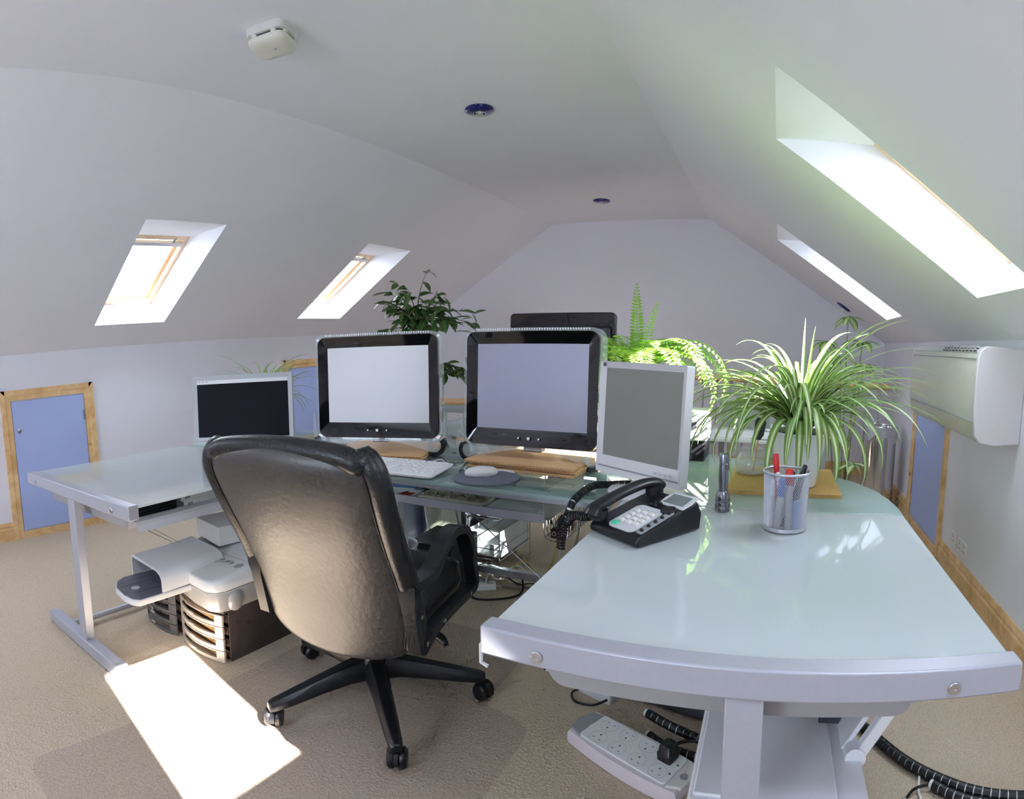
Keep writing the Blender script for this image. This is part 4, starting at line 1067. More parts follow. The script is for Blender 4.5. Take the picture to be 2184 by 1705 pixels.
# glass jar with a brush, beside the pot -------------------------------------------
t = thing('glass_jar', 'clear glass jar on the brown sheet left of the spider plant', 'jar', (-.085, 2.26, DT + .0135))
b = MB(); b.lathe([(.045, 0), (.058, .006), (.062, .03), (.060, .055), (.046, .080), (.042, .095), (.046, .100), (.043, .100), (.039, .094), (.043, .079), (.057, .054), (.059, .03), (.054, .008), (.002, .004)], (0, 0, 0), 32); b.build('bowl', M_ACRYL, t, 60)
b = MB(); b.lathe([(.056, .008), (.058, .03), (.0575, .045), (.002, .045)], (0, 0, 0), 32); b.build('water', M_ACRYL, t, 50)
t = thing('paint_brush', 'dark-tipped brush standing in the glass jar', 'brush', (-.075, 2.255, DT + .025))
t.rotation_euler = (R_(8), R_(6), 0)
b = MB(); b.cyl((0, 0, 0), (0, 0, .13), .004, n=8); b.build('handle', M_BOARD, t, 50)
b = MB(); b.loft([[(x, y, z) for x, y in rrect(w, .018, .006, 3)] for z, w in ((.13, .02), (.15, .04), (.20, .045), (.215, .03))]); b.build('head', M_DGREY, t, 40)

# ------------------------------------------------------------------ fixtures on walls and ceiling
ac = thing('air_conditioner', 'cream wall-mounted air conditioner on the right knee wall', 'air conditioner', (XR, 2.33, 0))
M_AC = mat('cream_ac_plastic', (226, 230, 216), .22, var=.01, coat=.4)
M_ACS = mat('ac_side_plastic', (218, 214, 214), .4, var=.01)
Zb, Zt, dx = .868, 1.292, -.225
prof = [(0, Zb + .015), (-.12, Zb + .002), (-.185, Zb + .012), (-.212, Zb + .045), (-.222, Zb + .15), (dx, Zb + .30), (-.222, Zt - .05), (-.212, Zt - .018), (-.19, Zt - .002), (-.165, Zt), (0, Zt)]
b = MB(); b.prism([(x, z) for x, z in prof], .028, 1.212, 'y'); b.build('body', M_AC, ac, 35)
for y0, y1 in ((0, .030), (1.210, 1.24)):
    b = MB(); k = 1.012; b.prism([(x * k, (z - 1.08) * k + 1.08) for x, z in prof], y0, y1, 'y'); b.build('side_cover', M_ACS, ac, 35, bevel=.006)
b = MB(); b.prism([(-.2265, .968), (-.2265, .970), (-.215, .970), (-.215, .968)], .03, 1.21, 'y'); b.build('panel_joint', M_MGREY, ac)
b = MB(); b.prism([(-.2262, 1.236), (-.2262, 1.239), (-.21, 1.239), (-.21, 1.236)], .03, 1.21, 'y'); b.build('panel_joint', M_MGREY, ac)
# outlet along the upper front edge: dark slot, vanes and a lower flap
b = MB(); b.prism([(-.216, 1.262), (-.2195, 1.266), (-.198, 1.2915), (-.150, 1.294), (-.150, 1.289), (-.195, 1.287)], .045, 1.195, 'y'); ot = b.build('air_outlet', M_LGREY, ac)
b = MB(); b.prism([(-.2185, 1.268), (-.2215, 1.271), (-.203, 1.290), (-.200, 1.288)], .06, .56, 'y'); sl = b.build('outlet_slot', M_DGREY, ot)
for i in range(9):
    y = .09 + i * .053
    b = MB(); b.prism([(-.219, 1.265), (-.225, 1.270), (-.203, 1.296), (-.197, 1.292)], y, y + .004, 'y'); b.build('vane', M_LGREY, ot)
for z_ in (0, .011):
    b = MB(); b.cyl((-.2195 + z_, .05, 1.276 + z_), (-.2195 + z_, .58, 1.276 + z_), .0028, n=8); b.build('louvre', M_LGREY, ot)

def downlight(label, c, nrm):
    t = thing('downlight', label, 'ceiling light', c, 0, 'blue recessed downlights')
    t.rotation_mode = 'QUATERNION'; t.rotation_quaternion = Vector(nrm).to_track_quat('Z', 'Y')
    b = MB(); b.lathe([(.074, .0), (.076, .004), (.070, .012), (.045, .018), (.034, .020), (.032, .012), (.030, .002)], (0, 0, 0), 36); b.build('bezel', mat('navy_glass', (16, 22, 110), .12, var=.1, coat=.5), t, 50)
    b = MB(); b.lathe([(.034, .014), (.034, .022), (.030, .023), (.029, .014)], (0, 0, 0), 28); b.build('trim_ring', M_CHROME, t, 40)
    b = MB(); b.lathe([(.029, .012), (.020, .016), (.004, .017)], (0, 0, 0), 24); b.build('bulb', mat('lamp_glass', (224, 224, 220), .2), t, 50)
downlight('nearest blue downlight, in the flat ceiling above the monitors', (-1.557, 2.845, ZC - .0005), (0, 0, -1))
downlight('farther blue downlight, in the flat ceiling near the end wall', (-1.555, 4.978, ZC - .0005), (0, 0, -1))
downlight('blue downlight in the right slope below the far skylight', SR(.559, 5.374, -.0005), (-SA, 0, -CA))

al = thing('smoke_alarm', 'cream square smoke alarm on the ceiling', 'smoke alarm', (-1.775, 1.635, ZC), R_(22))
def sq(z, w): return [(x, y, z) for x, y in rrect(w, w, w * .22, 6)]
M_ALARM = mat('cream_alarm', (226, 224, 212), .45, var=.01)
b = MB(); b.loft([sq(0, .168), sq(-.024, .164), sq(-.026, .158)]); b.build('mounting_box', M_OFFWHITE, al, 40)
b = MB(); b.loft([sq(-.026, .140), sq(-.036, .140)]); vt = b.build('vent_gap', M_DGREY, al, 40)
for i, (x, y) in enumerate(((.04, .071), (-.04, .071), (.04, -.071), (-.04, -.071), (.071, .04), (.071, -.04), (-.071, .04), (-.071, -.04))):
    b = MB(); b.box(x - .010, x + .010, y - .010, y + .010, -.037, -.025); b.build('spacer', M_ALARM, vt, bevel=.002)
b = MB(); b.loft([sq(-.036, .156), sq(-.046, .158), sq(-.056, .146), sq(-.062, .118), sq(-.064, .06)]); cv = b.build('cover', M_ALARM, al, 50)
b = MB(); b.lathe([(.009, -.062), (.008, -.066), (.004, -.068)], (.012, -.012, 0), 16); b.build('test_button', M_CHROME, cv, 50)

def socket(label, y0, y1, z0, z1, n):
    t = thing('wall_socket', label, 'socket', (XR, (y0 + y1) / 2, (z0 + z1) / 2), 0, 'wall sockets above the right skirting')
    hy, hz = (y1 - y0) / 2, (z1 - z0) / 2
    b = MB(); b.prism(rrect(2 * hy, 2 * hz, .006, 3), -.010, 0, 'x'); pl = b.build('face_plate', M_WHITE, t, bevel=.003)
    hm = MB().box(-.0108, -.0098, -.003, .003, -.004, .004).mesh('socket_hole', M_INK)
    for i in range(n):
        cy = (i - (n - 1) / 2) * .07
        for dy, dz in ((0, .018), (-.013, -.006), (.013, -.006)): link_mesh('socket_hole', hm, pl, (0, cy + dy, dz))
        b = MB(); b.box(-.0125, -.0098, cy - .006, cy + .006, .026, .038); b.build('switch', M_OFFWHITE, pl)
socket('single white wall socket nearest the blue knee-wall door', 3.055, 3.145, .165, .255, 1)
socket('double white wall socket above the right skirting board', 2.87, 3.02, .162, .252, 2)

# hand rail at the stair head --------------------------------------------------
rl = thing('stair_railing', 'pine handrail on chrome balusters in front of the end wall', 'railing', (0, 5.05, 0))
b = MB(); b.cyl((-1.6, 0, .948), (.985, 0, .948), .030, n=18); b.build('handrail', M_PINE, rl, 50)
b = MB(); b.lathe([(.036, .975), (.036, 1.03), (.045, 1.035), (.045, 1.044)], (0, 0, .948), 20, 'x'); b.build('wall_bracket', M_CHROME, rl, 40)
bm_ = MB().cyl((0, 0, 0), (0, 0, .89), .0085, n=10).mesh('baluster', M_CHROME, 50)
cup = MB().lathe([(.012, .878), (.018, .888), (.017, .905), (.024, .915), (.024, .919)], (0, 0, 0), 14).mesh('baluster_cup', M_CHROME, 50)
for i in range(21):
    o = link_mesh('baluster', bm_, rl, (.90 - i * .118, 0, 0)); link_mesh('baluster_cup', cup, o)
b = MB(); b.box(-1.6, 1.0, -.02, .02, 0, .02); b.build('base_rail', M_PINE, rl)

bn = thing('pedal_bin', 'polished steel bin with a white liner by the railing', 'bin', (.855, 4.58, 0))
M_BRUSH = mat('polished_steel', (214, 214, 216), .12, 1.0, var=.03)
b = MB(); b.lathe([(.118, .02), (.12, .022), (.12, .648), (.116, .65), (.114, .64)], (0, 0, 0), 40); b.build('body', M_BRUSH, bn, 40)
b = MB(); b.lathe([(.123, 0), (.123, .03), (.12, .032)], (0, 0, 0), 40); b.build('base_ring', M_BLACK, bn, 40)
rings = []
for k, (r, z) in enumerate(((.112, .60), (.117, .655), (.124, .658), (.127, .62), (.130, .57))):
    rings.append([((r + (.006 * sin(7 * a) if k > 2 else 0)) * cos(a), (r + (.006 * sin(7 * a) if k > 2 else 0)) * sin(a), z + (.022 * sin(3 * a + 1) + .012 * sin(8 * a) if k == 4 else 0)) for a in [2 * pi * i / 56 for i in range(56)]])
b = MB(); b.loft(rings, caps=False); b.build('bin_liner', mat('white_polythene', (232, 234, 240), .35, transl=.4), bn, 60)
b = torus(.118, .006, .66); b.build('rim', M_BRUSH, bn, 50)
b = MB(); b.tube(smooth_path([(.09, -.02, .662), (.06, 0, .70), (.02, .03, .71), (-.03, .05, .70), (-.06, .06, .662)], 6), .003, 6); b.build('carry_handle', M_CHROME, bn, 50)

# ------------------------------------------------------------------ under the left desk wing
def drawers(loc, rz, w, d, h, n, fm, label, front_open):
    t = thing('drawer_unit', label, 'drawer unit', loc, rz, 'drawer units under the left desk wing')
    M_SMOKE = mat('dark_umber_plastic', (78, 68, 66), .45, var=.06)
    b = MB(); b.box(-w, 0, .03, d, 0, .008); b.box(-w, 0, .03, d, h - .010, h); b.box(-w, -w + .006, .03, d, .008, h - .010); b.box(-.006, 0, .03, d, .008, h - .010); b.box(-w, 0, d - .006, d, .008, h - .010)
    b.build('carcass', M_SMOKE, t)
    def bow(x): q = (x + w / 2) / (w / 2); return -.035 * (1 - q * q)
    xs = [-w + w * i / 12 for i in range(13)]
    b = MB(); rings = [[(x, .034, h - .012) for x in xs] + [(x, bow(x) + .006, h - .012) for x in xs[::-1]], [(x, .034, h) for x in xs] + [(x, bow(x) + .006, h) for x in xs[::-1]]]
    b.loft(rings); b.build('bowed_top_edge', M_SMOKE, t, bevel=.002)
    for k in range(n):
        z0 = .004 + k * (h - .018) / n; z1 = z0 + (h - .018) / n - .003; hh = z1 - z0
        # bowed front with a long handle slot cut out of it
        i0, i1 = 1, 10
        def shell(x0, x1, za, zb, bb):
            X = [x0 + (x1 - x0) * i / 10 for i in range(11)]
            rings = [[(x, bow(x), za) for x in X] + [(x, bow(x) + .008, za) for x in X[::-1]], [(x, bow(x), zb) for x in X] + [(x, bow(x) + .008, zb) for x in X[::-1]]]
            bb.loft(rings)
        b = MB(); shell(-w + .004, -.004, z0, z0 + hh * .30, b); shell(-w + .004, -w + .03, z0 + hh * .30, z1, b); shell(-w * .12, -.004, z0 + hh * .30, z1, b); shell(-w + .03, -w * .12, z1 - hh * .10, z1, b)
        dr = b.build('drawer', fm, t)
        b = MB(); b.box(-w + .012, -.012, .03, .035, z0, z1 - hh * .25); b.box(-w + .012, -.012, .03, d - .02, z0, z0 + .003); b.build('drawer_tray', M_SMOKE, dr)
        b = MB(); b.box(-w * .55 - .015, -w * .55 + .015, bow(-w * .55) - .003, bow(-w * .55) + .004, z0 + hh * .30, z0 + hh * .40); b.build('label_clip', M_LGREY, dr)
        if front_open:
            b = MB(); b.box(-w + .03, -.03, .008, .028, z0 + .004, z0 + hh * (.45 + .1 * (k % 2))); b.build('drawer_papers', mat('kraft_paper', (206, 160, 100), .8, var=.15), dr)
    return t
M_DRSIL = mat('silver_drawer_front', (196, 188, 178), .35, .2)
M_DRDK = mat('charcoal_drawer_front', (92, 90, 90), .4)
drawers((-1.812, 1.235, 0), 0, .318, .36, .216, 4, M_DRSIL, 'silver-fronted drawer unit under the photo printer', True)
drawers((-2.142, 1.215, 0), R_(-3), .30, .36, .205, 4, M_DRDK, 'charcoal drawer unit left of the silver-fronted one', False)

M_PPGREY = mat('printer_pale_grey', (212, 213, 214), .4, var=.01)
M_PPMET = mat('printer_silver', (180, 178, 176), .35, .3)
pp = thing('photo_printer', 'grey photo printer with its paper tray out, on the drawer units', 'printer', (-1.79, 1.19, .2175))
# silver lower body with rounded corners
b = MB(); P = [(-.46, .06), (-.30, .02), (-.16, .0), (-.045, -.002), (-.012, .02), (.0, .055), (.0, .36), (-.46, .36)]
b.loft([[(x * .97 - .004, y + .01, .002) for x, y in P], [(x, y, .02) for x, y in P], [(x, y, .085) for x, y in P]]); lb = b.build('lower_body', M_PPMET, pp, 40, bevel=.006)
b = MB(); b.sphere((-.005, .10, .038), .04, 16, 10, (.55, 1, 1.05)); b.build('side_bulge', M_PPMET, lb, 60)
# upper shell sloping up to the rear
P2 = [(-.47, .05), (-.30, .015), (-.165, -.006), (-.045, -.008), (-.010, .014), (.004, .05), (.004, .36), (-.47, .36)]
b = MB(); b.loft([[(x, y, .087) for x, y in P2], [(x, y, .118 + .05 * max(0, y)) for x, y in P2], [(-.235 + (x + .235) * .93, .02 + (y - .02) * .95, .132 + .11 * max(0, y)) for x, y in P2]]); us_ = b.build('upper_shell', M_PPGREY, pp, 40, bevel=.006)
# hood over the paper path and the tray beneath it
Hd = [(-.165, .085), (-.165, .135), (-.180, .158), (-.21, .168), (-.40, .180), (-.425, .172), (-.43, .15), (-.43, .085), (-.422, .085), (-.422, .148), (-.415, .165), (-.21, .160), (-.186, .150), (-.173, .132), (-.173, .085)]
b = MB(); b.loft([[(x, -.13, z) for x, z in Hd], [(x, .03, z + .004) for x, z in Hd], [(x, .17, z + .014) for x, z in Hd]]); b.build('hood', M_PPGREY, pp, 40)
Tr = [(-.43, .06), (-.43, -.18), (-.40, -.225), (-.34, -.255), (-.25, -.265), (-.19, -.255), (-.165, -.235), (-.165, .06)]
b = MB(); b.prism(Tr[::-1], .058, .082); tr_ = b.build('paper_tray', M_PPGREY, pp, bevel=.004)
T2 = [(-.298 + (x + .298) * .95, -.09 + (y + .09) * .96) for x, y in Tr]
b = MB(); b.prism(T2[::-1], .082, .0845); lid = b.build('tray_lid', mat('slate_tray', (96, 94, 108), .3), tr_)
b = MB(); b.lathe([(.018, .0845), (.018, .0855), (.003, .0856)], (-.285, -.19, 0), 20); b.build('thumb_recess', M_LGREY, lid)
for x in (-.37, -.33, -.24): b = MB(); b.box(x, x + .0015, -.22, .03, .0845, .0850); b.build('tray_groove', M_DGREY, lid)
# control panel on the upper shell
def shz(x, y): return .1335 + .11 * (.02 + (y - .02) * .95) + .001
for x in (-.150, -.118, -.088):
    b = MB(); b.lathe([(.006, 0), (.006, .002), (.003, .003)], (0, 0, 0), 12)
    for i, v in enumerate(b.v): b.v[i] = Vector((v.x, v.y * 2, v.z))
    b.build('button', M_MGREY, us_, 40, loc=(x, .155, shz(x, .155)), rot=(.105, 0, R_(-12)))
b = MB(); b.lathe([(.013, 0), (.013, .003), (.006, .004)], (0, 0, 0), 20)
for i, v in enumerate(b.v): b.v[i] = Vector((v.x, v.y * 1.6, v.z))
b.build('power_button', M_MGREY, us_, 40, loc=(-.042, .155, shz(-.04, .155)), rot=(.105, 0, R_(-14)))
b = MB(); b.tube(smooth_path([(-.35, .235, shz(0, .235)), (-.30, .20, shz(0, .20)), (-.06, .20, shz(0, .20)), (-.02, .24, shz(0, .24)), (-.02, .33, shz(0, .33))], 6), .0012, 5); b.build('lid_outline', M_MGREY, us_)
word = 'DIGITAL PHOTO PRINTER'
for i, chh in enumerate(word):
    if chh == ' ': continue
    s = i / (len(word) - 1); x = -.30 + .20 * s; y = .155 - .05 * sin(pi * min(1, s * .9 + .1)) + .01 * s
    link_mesh('letter', text_mesh(chh, .014, M_TEXT), us_, (x, y, shz(x, y) + .0004), (.105, 0, R_(-24 + 36 * s)))
b = MB(); b.box(-.11, .11, -.10, .10, 0, .085); single('white_carton', b, M_OFFWHITE, 'plain pale carton on the back of the photo printer', 'box', (-2.12, 1.505, .392), R_(-8), bevel=.003)

# on the shelf of the left wing
def onwing(x, y): c, s = cos(R_(3.6)), sin(R_(3.6)); return (-1.792 + x * c - y * s, .857 + x * s + y * c)
for k, lab in enumerate(('lower black flat case on the left desk shelf', 'upper black flat case on the left desk shelf')):
    t = thing('black_case', lab, 'case', onwing(-.30, .215) + (.6045 + k * .0265,), R_(3.6 + k), 'black cases on the left shelf')
    b = MB(); b.prism(rrect(.245, .23, .006, 3), 0, .011); b.build('bottom_shell', M_BLACK, t, bevel=.002)
    b = MB(); b.prism(rrect(.245, .23, .006, 3), .0125, .025); b.build('lid', M_BLACK, t, bevel=.002)
b = MB(); b.box(-.10, .105, -.085, .14, 0, .0012); single('leaflet', b, M_PAPER, 'white leaflet on top of the black cases', 'paper', onwing(-.33, .21) + (.658,), R_(6))
for k, lab in enumerate(('lower white software box on the left desk shelf', 'upper white software box on the left desk shelf')):
    t = thing('software_box', lab, 'box', onwing(-.315, .47) + (.6045 + k * .028,), R_(3.6 - 4 * k), 'white boxes on the left shelf')
    b = MB(); b.box(-.13, .13, -.10, .10, 0, .0275); b.build('carton', M_WHITE, t, bevel=.002)
    b = MB(); b.box(.1302, .1308, -.08, -.055, .008, .019); b.build('spine_label', M_MGREY, t)
    link_mesh('lettering', text_mesh('DISK', .012, M_TEXT), t, (-.06, -.1004, .014), (R_(90), 0, 0))

# ------------------------------------------------------------------ on the floor
mp_ = [(-1.66, .40), (-.74, .40), (-.71, .43), (-.70, .47), (-.70, 1.50), (-.71, 1.555), (-.75, 1.585), (-.82, 1.595), (-.875, 1.61), (-.90, 1.65), (-.90, 2.0), (-.92, 2.04), (-.96, 2.06), (-1.40, 2.06), (-1.46, 2.04), (-1.48, 2.0), (-1.48, 1.67), (-1.50, 1.62), (-1.55, 1.595), (-1.66, 1.59), (-1.70, 1.565), (-1.71, 1.52), (-1.71, .45), (-1.70, .415)]
b = MB(); b.prism(mp_, .0005, .0035); single('chair_mat', b, clear_mat('clear_vinyl', (.985, .975, .975), .05, (220, 212, 212), 1.18, .3), 'clear vinyl chair mat under the office chair', 'mat')

ps = thing('power_strip', 'white eight-way power strip on the carpet under the right wing', 'power strip', (-.362, 1.530, 0), R_(-24.5))
def psout(k, dz): 
    Q = []
    for i in range(25):
        s = -1 + 2 * i / 24; Q.append((s * .20 * k, -.066 * k - .012 * (1 - s * s)))
    return [(x, y, dz) for x, y in Q] + [(x, -y - .004, dz) for x, y in Q[::-1]]
b = MB(); b.loft([psout(.985, .002), psout(1, .008), psout(1, .034), psout(.97, .044)]); bd = b.build('housing', mat('mauve_white_plastic', (222, 214, 218), .4, var=.01), ps, 40)
b = MB(); b.prism(rrect(.315, .122, .012, 4, .0, .0), .044, .049); tp = b.build('socket_panel', M_WHITE, ps, bevel=.002)
b = MB(); b.loft([[(x, y, z) for x, y in [(-.200, -.05), (-.150, -.064), (-.165, 0), (-.150, .060), (-.200, .048), (-.212, 0)]] for z in (.036, .048)]); b.build('end_grip', M_MGREY, ps, bevel=.004)
b = MB(); b.loft([[(x, y, z) for x, y in [(.160, -.064), (.200, -.045), (.208, 0), (.200, .045), (.165, .060), (.178, 0)]] for z in (.036, .049)]); b.build('end_cover', M_OFFWHITE, ps, bevel=.004)
b = MB(); b.lathe([(.011, .049), (.011, .052), (.006, .051), (.003, .051)], (.186, -.008, 0), 20); b.build('reset_button', M_MGREY, ps, 40)
ring_ = torus(.027, .0007, .0493, 28, 5).mesh('socket_ring', M_LGREY)
hole = MB().box(-.0035, .0035, -.0018, .0018, .0490, .0494).mesh('socket_hole', M_INK); hole2 = MB().box(-.0035, .0035, -.0018, .0018, .0490, .0494).mesh('socket_hole', M_MGREY)
for r in (-1, 1):
    for c in range(4):
        x, y = -.112 + c * .073 + (.008 if r < 0 else 0), r * .031
        o = link_mesh('socket_ring', ring_, tp, (x, y, 0))
        link_mesh('socket_hole', hole, tp, (x, y - r * .012, 0), (0, 0, pi / 2))
        for s in (-1, 1): link_mesh('socket_hole', hole2, tp, (x + s * .012, y + r * .009, 0))
for y in (-.02, .02): b = MB(); b.lathe([(.003, .049), (.003, .051), (.001, .0515)], (.148, y, 0), 10); b.build('neon_light', M_DGREY, tp)
c_, s_ = cos(R_(-24.5)), sin(R_(-24.5)); lx, ly = .107, .031
t = thing('mains_plug', 'black mains plug in the power strip', 'plug', (-.362 + lx * c_ - ly * s_, 1.530 + lx * s_ + ly * c_, .0495), R_(-24.5))
b = MB(); b.loft([[(x, y, z) for x, y in rrect(w, d, .008, 3)] for z, w, d in ((0, .048, .052), (.020, .050, .054), (.024, .044, .048), (.040, .040, .044), (.044, .034, .038))]); b.build('body', M_BLACK, t, 40)
b = MB(); b.tube(smooth_path([(0, .02, .02), (.01, .05, .022), (.03, .09, .01), (.06, .16, -.04)], 5), .0045, 8); b.build('flex', M_CABLEK, t, 60)

def spiral_hose(name, label, pts, r, gap=.0035, pitch=.024, cores=((0, 0),), m=M_CABLEK, cm=M_CABLEW):
    """bundle of cables in a slit black spiral sleeve"""
    t = thing(name, label, 'cable bundle')
    P = smooth_path(pts, 10); L = [0]
    for i in range(1, len(P)): L.append(L[-1] + (P[i] - P[i - 1]).length)
    def at(d):
        d = min(max(d, 0), L[-1] - 1e-6); j = 0
        while L[j + 1] < d: j += 1
        return P[j].lerp(P[j + 1], (d - L[j]) / (L[j + 1] - L[j])), (P[j + 1] - P[j]).normalized()
    b = MB(); b.tube(P, r * .82, 8); b.build('cable_core', cm, t, 60)
    b = MB(); d = .01
    while d + pitch < L[-1]:
        n = 4; b.tube([at(d + (pitch - gap) * i / n)[0] for i in range(n + 1)], r, 12); d += pitch
    s = b.build('spiral_sleeve', m, t, 60); s['kind'] = 'stuff'
    return t
spiral_hose('sleeved_cables', 'thick black sleeved cable run sweeping across the carpet at far right', [(.33, 1.76, .02), (.371, 1.686, .02), (.44, 1.575, .02), (.52, 1.49, .02), (.62, 1.415, .02), (.76, 1.36, .02), (.95, 1.33, .02)], .017)
spiral_hose('sleeved_cables', 'second black sleeved cable run beside the thick one', [(.492, 1.478, .018), (.56, 1.41, .018), (.64, 1.365, .018), (.75, 1.315, .018), (.93, 1.28, .018)], .016)
spiral_hose('sleeved_cables', 'short black sleeved cable at the bottom edge right of the white printer', [(.45, 1.455, .016), (.41, 1.42, .016), (.385, 1.41, .016), (.33, 1.385, .016)][1:], .013)
b = MB(); b.tube(smooth_path([(.50, 1.475, .02), (.45, 1.475, .012), (.42, 1.45, .010), (.40, 1.415, .012)], 8), .004, 6); single('loose_cable', b, M_CABLEK, 'thin black cable looping between the sleeved runs', 'cable', smooth=60)
b = MB(); b.tube(smooth_path([(.47, 1.52, .012), (.455, 1.47, .008), (.45, 1.43, .008), (.405, 1.405, .012)], 8), .004, 6); single('loose_cable', b, M_CABLEW, 'thin white cable looping between the sleeved runs', 'cable', smooth=60)
for k, y in enumerate((0, .03)):
    spiral_hose('sleeved_cables', ('upper', 'lower')[k] + ' black sleeved cables behind the power strip', [(-.36 + .02 * k, 1.70 - y * 2.2, .05 - y * .9), (-.28, 1.655 - y * 2, .05 - y * .9), (-.20, 1.625 - y * 1.8, .045 - y * .8), (-.08, 1.585 - y, .04 - y * .6)], .014, cm=M_CABLEW)
t = thing('computer_case', 'dark grey computer case on the floor behind the power strip', 'computer', (-.31, 1.86, 0), R_(-14))
b = MB(); b.box(-.20, .22, -.07, .16, .008, .16); b.build('case', M_DGREY, t, bevel=.006)
b = MB(); b.box(-.20, .22, -.072, -.07, .145, .150); b.build('trim_strip', M_LGREY, t)
for x in (-.17, .19): b = MB(); b.box(x - .015, x + .015, -.05, .14, 0, .008); b.build('foot', M_BLACK, t)
t = thing('power_adapter', 'grey power adapter block left of the dark computer case', 'adapter', (-.555, 1.82, 0), R_(-20))
b = MB(); b.box(-.07, .07, -.03, .03, 0, .035); b.build('body', M_LGREY, t, bevel=.004)
b = MB(); b.tube(smooth_path([(-.05, -.03, .02), (-.07, -.06, .01), (-.03, -.09, .008), (.03, -.07, .01), (.06, -.03, .02)], 6), .004, 6); b.build('flex', M_CABLEK, t, 60)

# white multifunction printer under the right wing
wp = thing('laser_printer', 'white printer on the floor under the right desk wing', 'printer', (.045, 1.145, 0))
M_WP = mat('cool_white_plastic', (240, 242, 246), .4, var=.01)
def wr_(z, gx, gy, oy=0): return [(x, y + oy - (.018 * (1 - (x / gx) ** 2) if y < 0 else 0), z) for x, y in rrect(2 * gx, 2 * gy, .02, 4)]
b = MB(); b.loft([wr_(.0, .165, .19), wr_(.05, .172, .195), wr_(.372, .172, .195), wr_(.392, .164, .186)]); bd = b.build('body', M_WP, wp, 40)
b = MB(); b.box(-.176, .176, -.215, .19, .345, .350); b.build('lid_joint', M_LGREY, bd)
b = MB(); b.box(-.160, .108, -.165, .18, .392, .398); b.build('scanner_lid', M_WP, bd, bevel=.003)
b = MB(); b.prism([(.085, .40), (.135, .398), (.150, .51), (.112, .53), (.10, .52)], .06, .066, 'y'); b.build('smoked_flap', mat('smoked_plastic', (84, 84, 96), .15), bd, bevel=.002)
b = MB(); b.loft([[(.128, y, .395), (.140, y, .395), (.235, y, .545), (.222, y, .550)] for y in (-.02, .15)]); fl = b.build('output_flap', M_WP, bd, bevel=.003)
b = MB(); b.prism([(.150, .395), (.178, .395), (.262, .53), (.242, .545)], -.045, -.02, 'y'); b.build('flap_arm', M_WP, fl, bevel=.003)
b = MB(); b.lathe([(.022, -.05), (.022, -.02), (.014, -.018)], (.155, 0, .395), 20, 'y'); b.build('hinge', M_WP, fl, 40)
for i in range(5):
    b = MB(); b.box(-.1745, -.1715, -.15 + i * .03, -.13 + i * .03, .20, .32); b.build('side_vent', M_MGREY, bd)
link_mesh('lettering', text_mesh('YRK', .016, M_TEXT), bd, (-.075, .165, .3985), (0, 0, pi / 2))
for k, dy in enumerate((0, .02, .04)):
    b = MB(); b.tube(smooth_path([(-.165, 1.30 + dy, .50), (-.175 - .01 * k, 1.29 + dy, .45), (-.170 - .008 * k, 1.30 + dy, .405), (-.150 - .006 * k, 1.32 + dy, .400), (-.146, 1.34 + dy, .44), (-.150, 1.36 + dy, .52)], 6), .006, 8)
    single('hanging_cable', b, M_CABLEW, ('nearest', 'middle', 'rearmost')[k] + ' white cable hanging beside the white floor printer', 'cable', smooth=60)

# ------------------------------------------------------------------ shelf of the middle desk
SZ = .5925
t = thing('magazine', 'white magazine with a red strip on the middle shelf', 'magazine', (-1.53, 1.97, SZ), R_(8))
b = MB(); b.box(-.12, .13, -.08, .16, 0, .006); b.build('pages', M_PAPER, t)
b = MB(); b.box(-.02, .13, -.0805, -.03, .006, .0066); b.build('red_strip', mat('red_print', (176, 52, 52), .5), t)
b = MB(); b.box(.01, .09, -.05, -.02, .0066, .0070); b.build('photo_print', M_INK, t)
b = MB(); b.box(-.11, .10, -.07, .14, 0, .004); single('paper_stack', b, M_PAPER, 'loose white papers on the magazine', 'paper', (-1.54, 1.985, SZ + .0075), R_(-9))
b = MB(); b.loft([[(x, y, 0) for x, y in rrect(.20, .12, .04, 4)], [(x, y, .02) for x, y in rrect(.18, .10, .04, 4)], [(x, y + .01, .03) for x, y in rrect(.10, .05, .02, 4)]]); single('blue_pouch', b, mat('blue_cloth', (84, 120, 168), .8), 'small blue pouch on the shelf papers', 'pouch', (-1.48, 2.05, SZ + .012), R_(15), smooth=60)
t = thing('keyboard', 'beige old keyboard on the shelf under the middle desk', 'keyboard', (-1.205, 2.0, SZ), R_(3))
b = MB(); b.loft([[(x, y, z) for x, y in rrect(.30 - i, .20 - i, .012, 3)] for z, i in ((0, .004), (.012, 0), (.018, .006))]); b.build('case', mat('beige_plastic', (206, 200, 180), .5), t, 40)
km = MB().loft([[(x, y, z) for x, y in rrect(.0155 - i, .0155 - i, .003, 2)] for z, i in ((0, 0), (.007, .004))]).mesh('key', mat('beige_keycap', (190, 182, 158), .5))
for r in range(4):
    for c in range(16): link_mesh('key', km, t, (-.128 + c * .0171, -.078 + r * .0171, .018))
b = MB(); b.box(-.125, .125, -.10, .11, 0, .003); o = single('document', b, M_PAPER, 'printed white document at the right end of the middle shelf', 'paper', (-.925, 1.995, SZ), R_(2))
for i in range(11):
    w = .19 if i not in (3, 8) else .10
    q = MB(); q.box(-.1, -.1 + w, -.075 + i * .014, -.0725 + i * .014, .003, .0034); q.build('text_line', M_TEXT if i != 9 else M_INK, o)

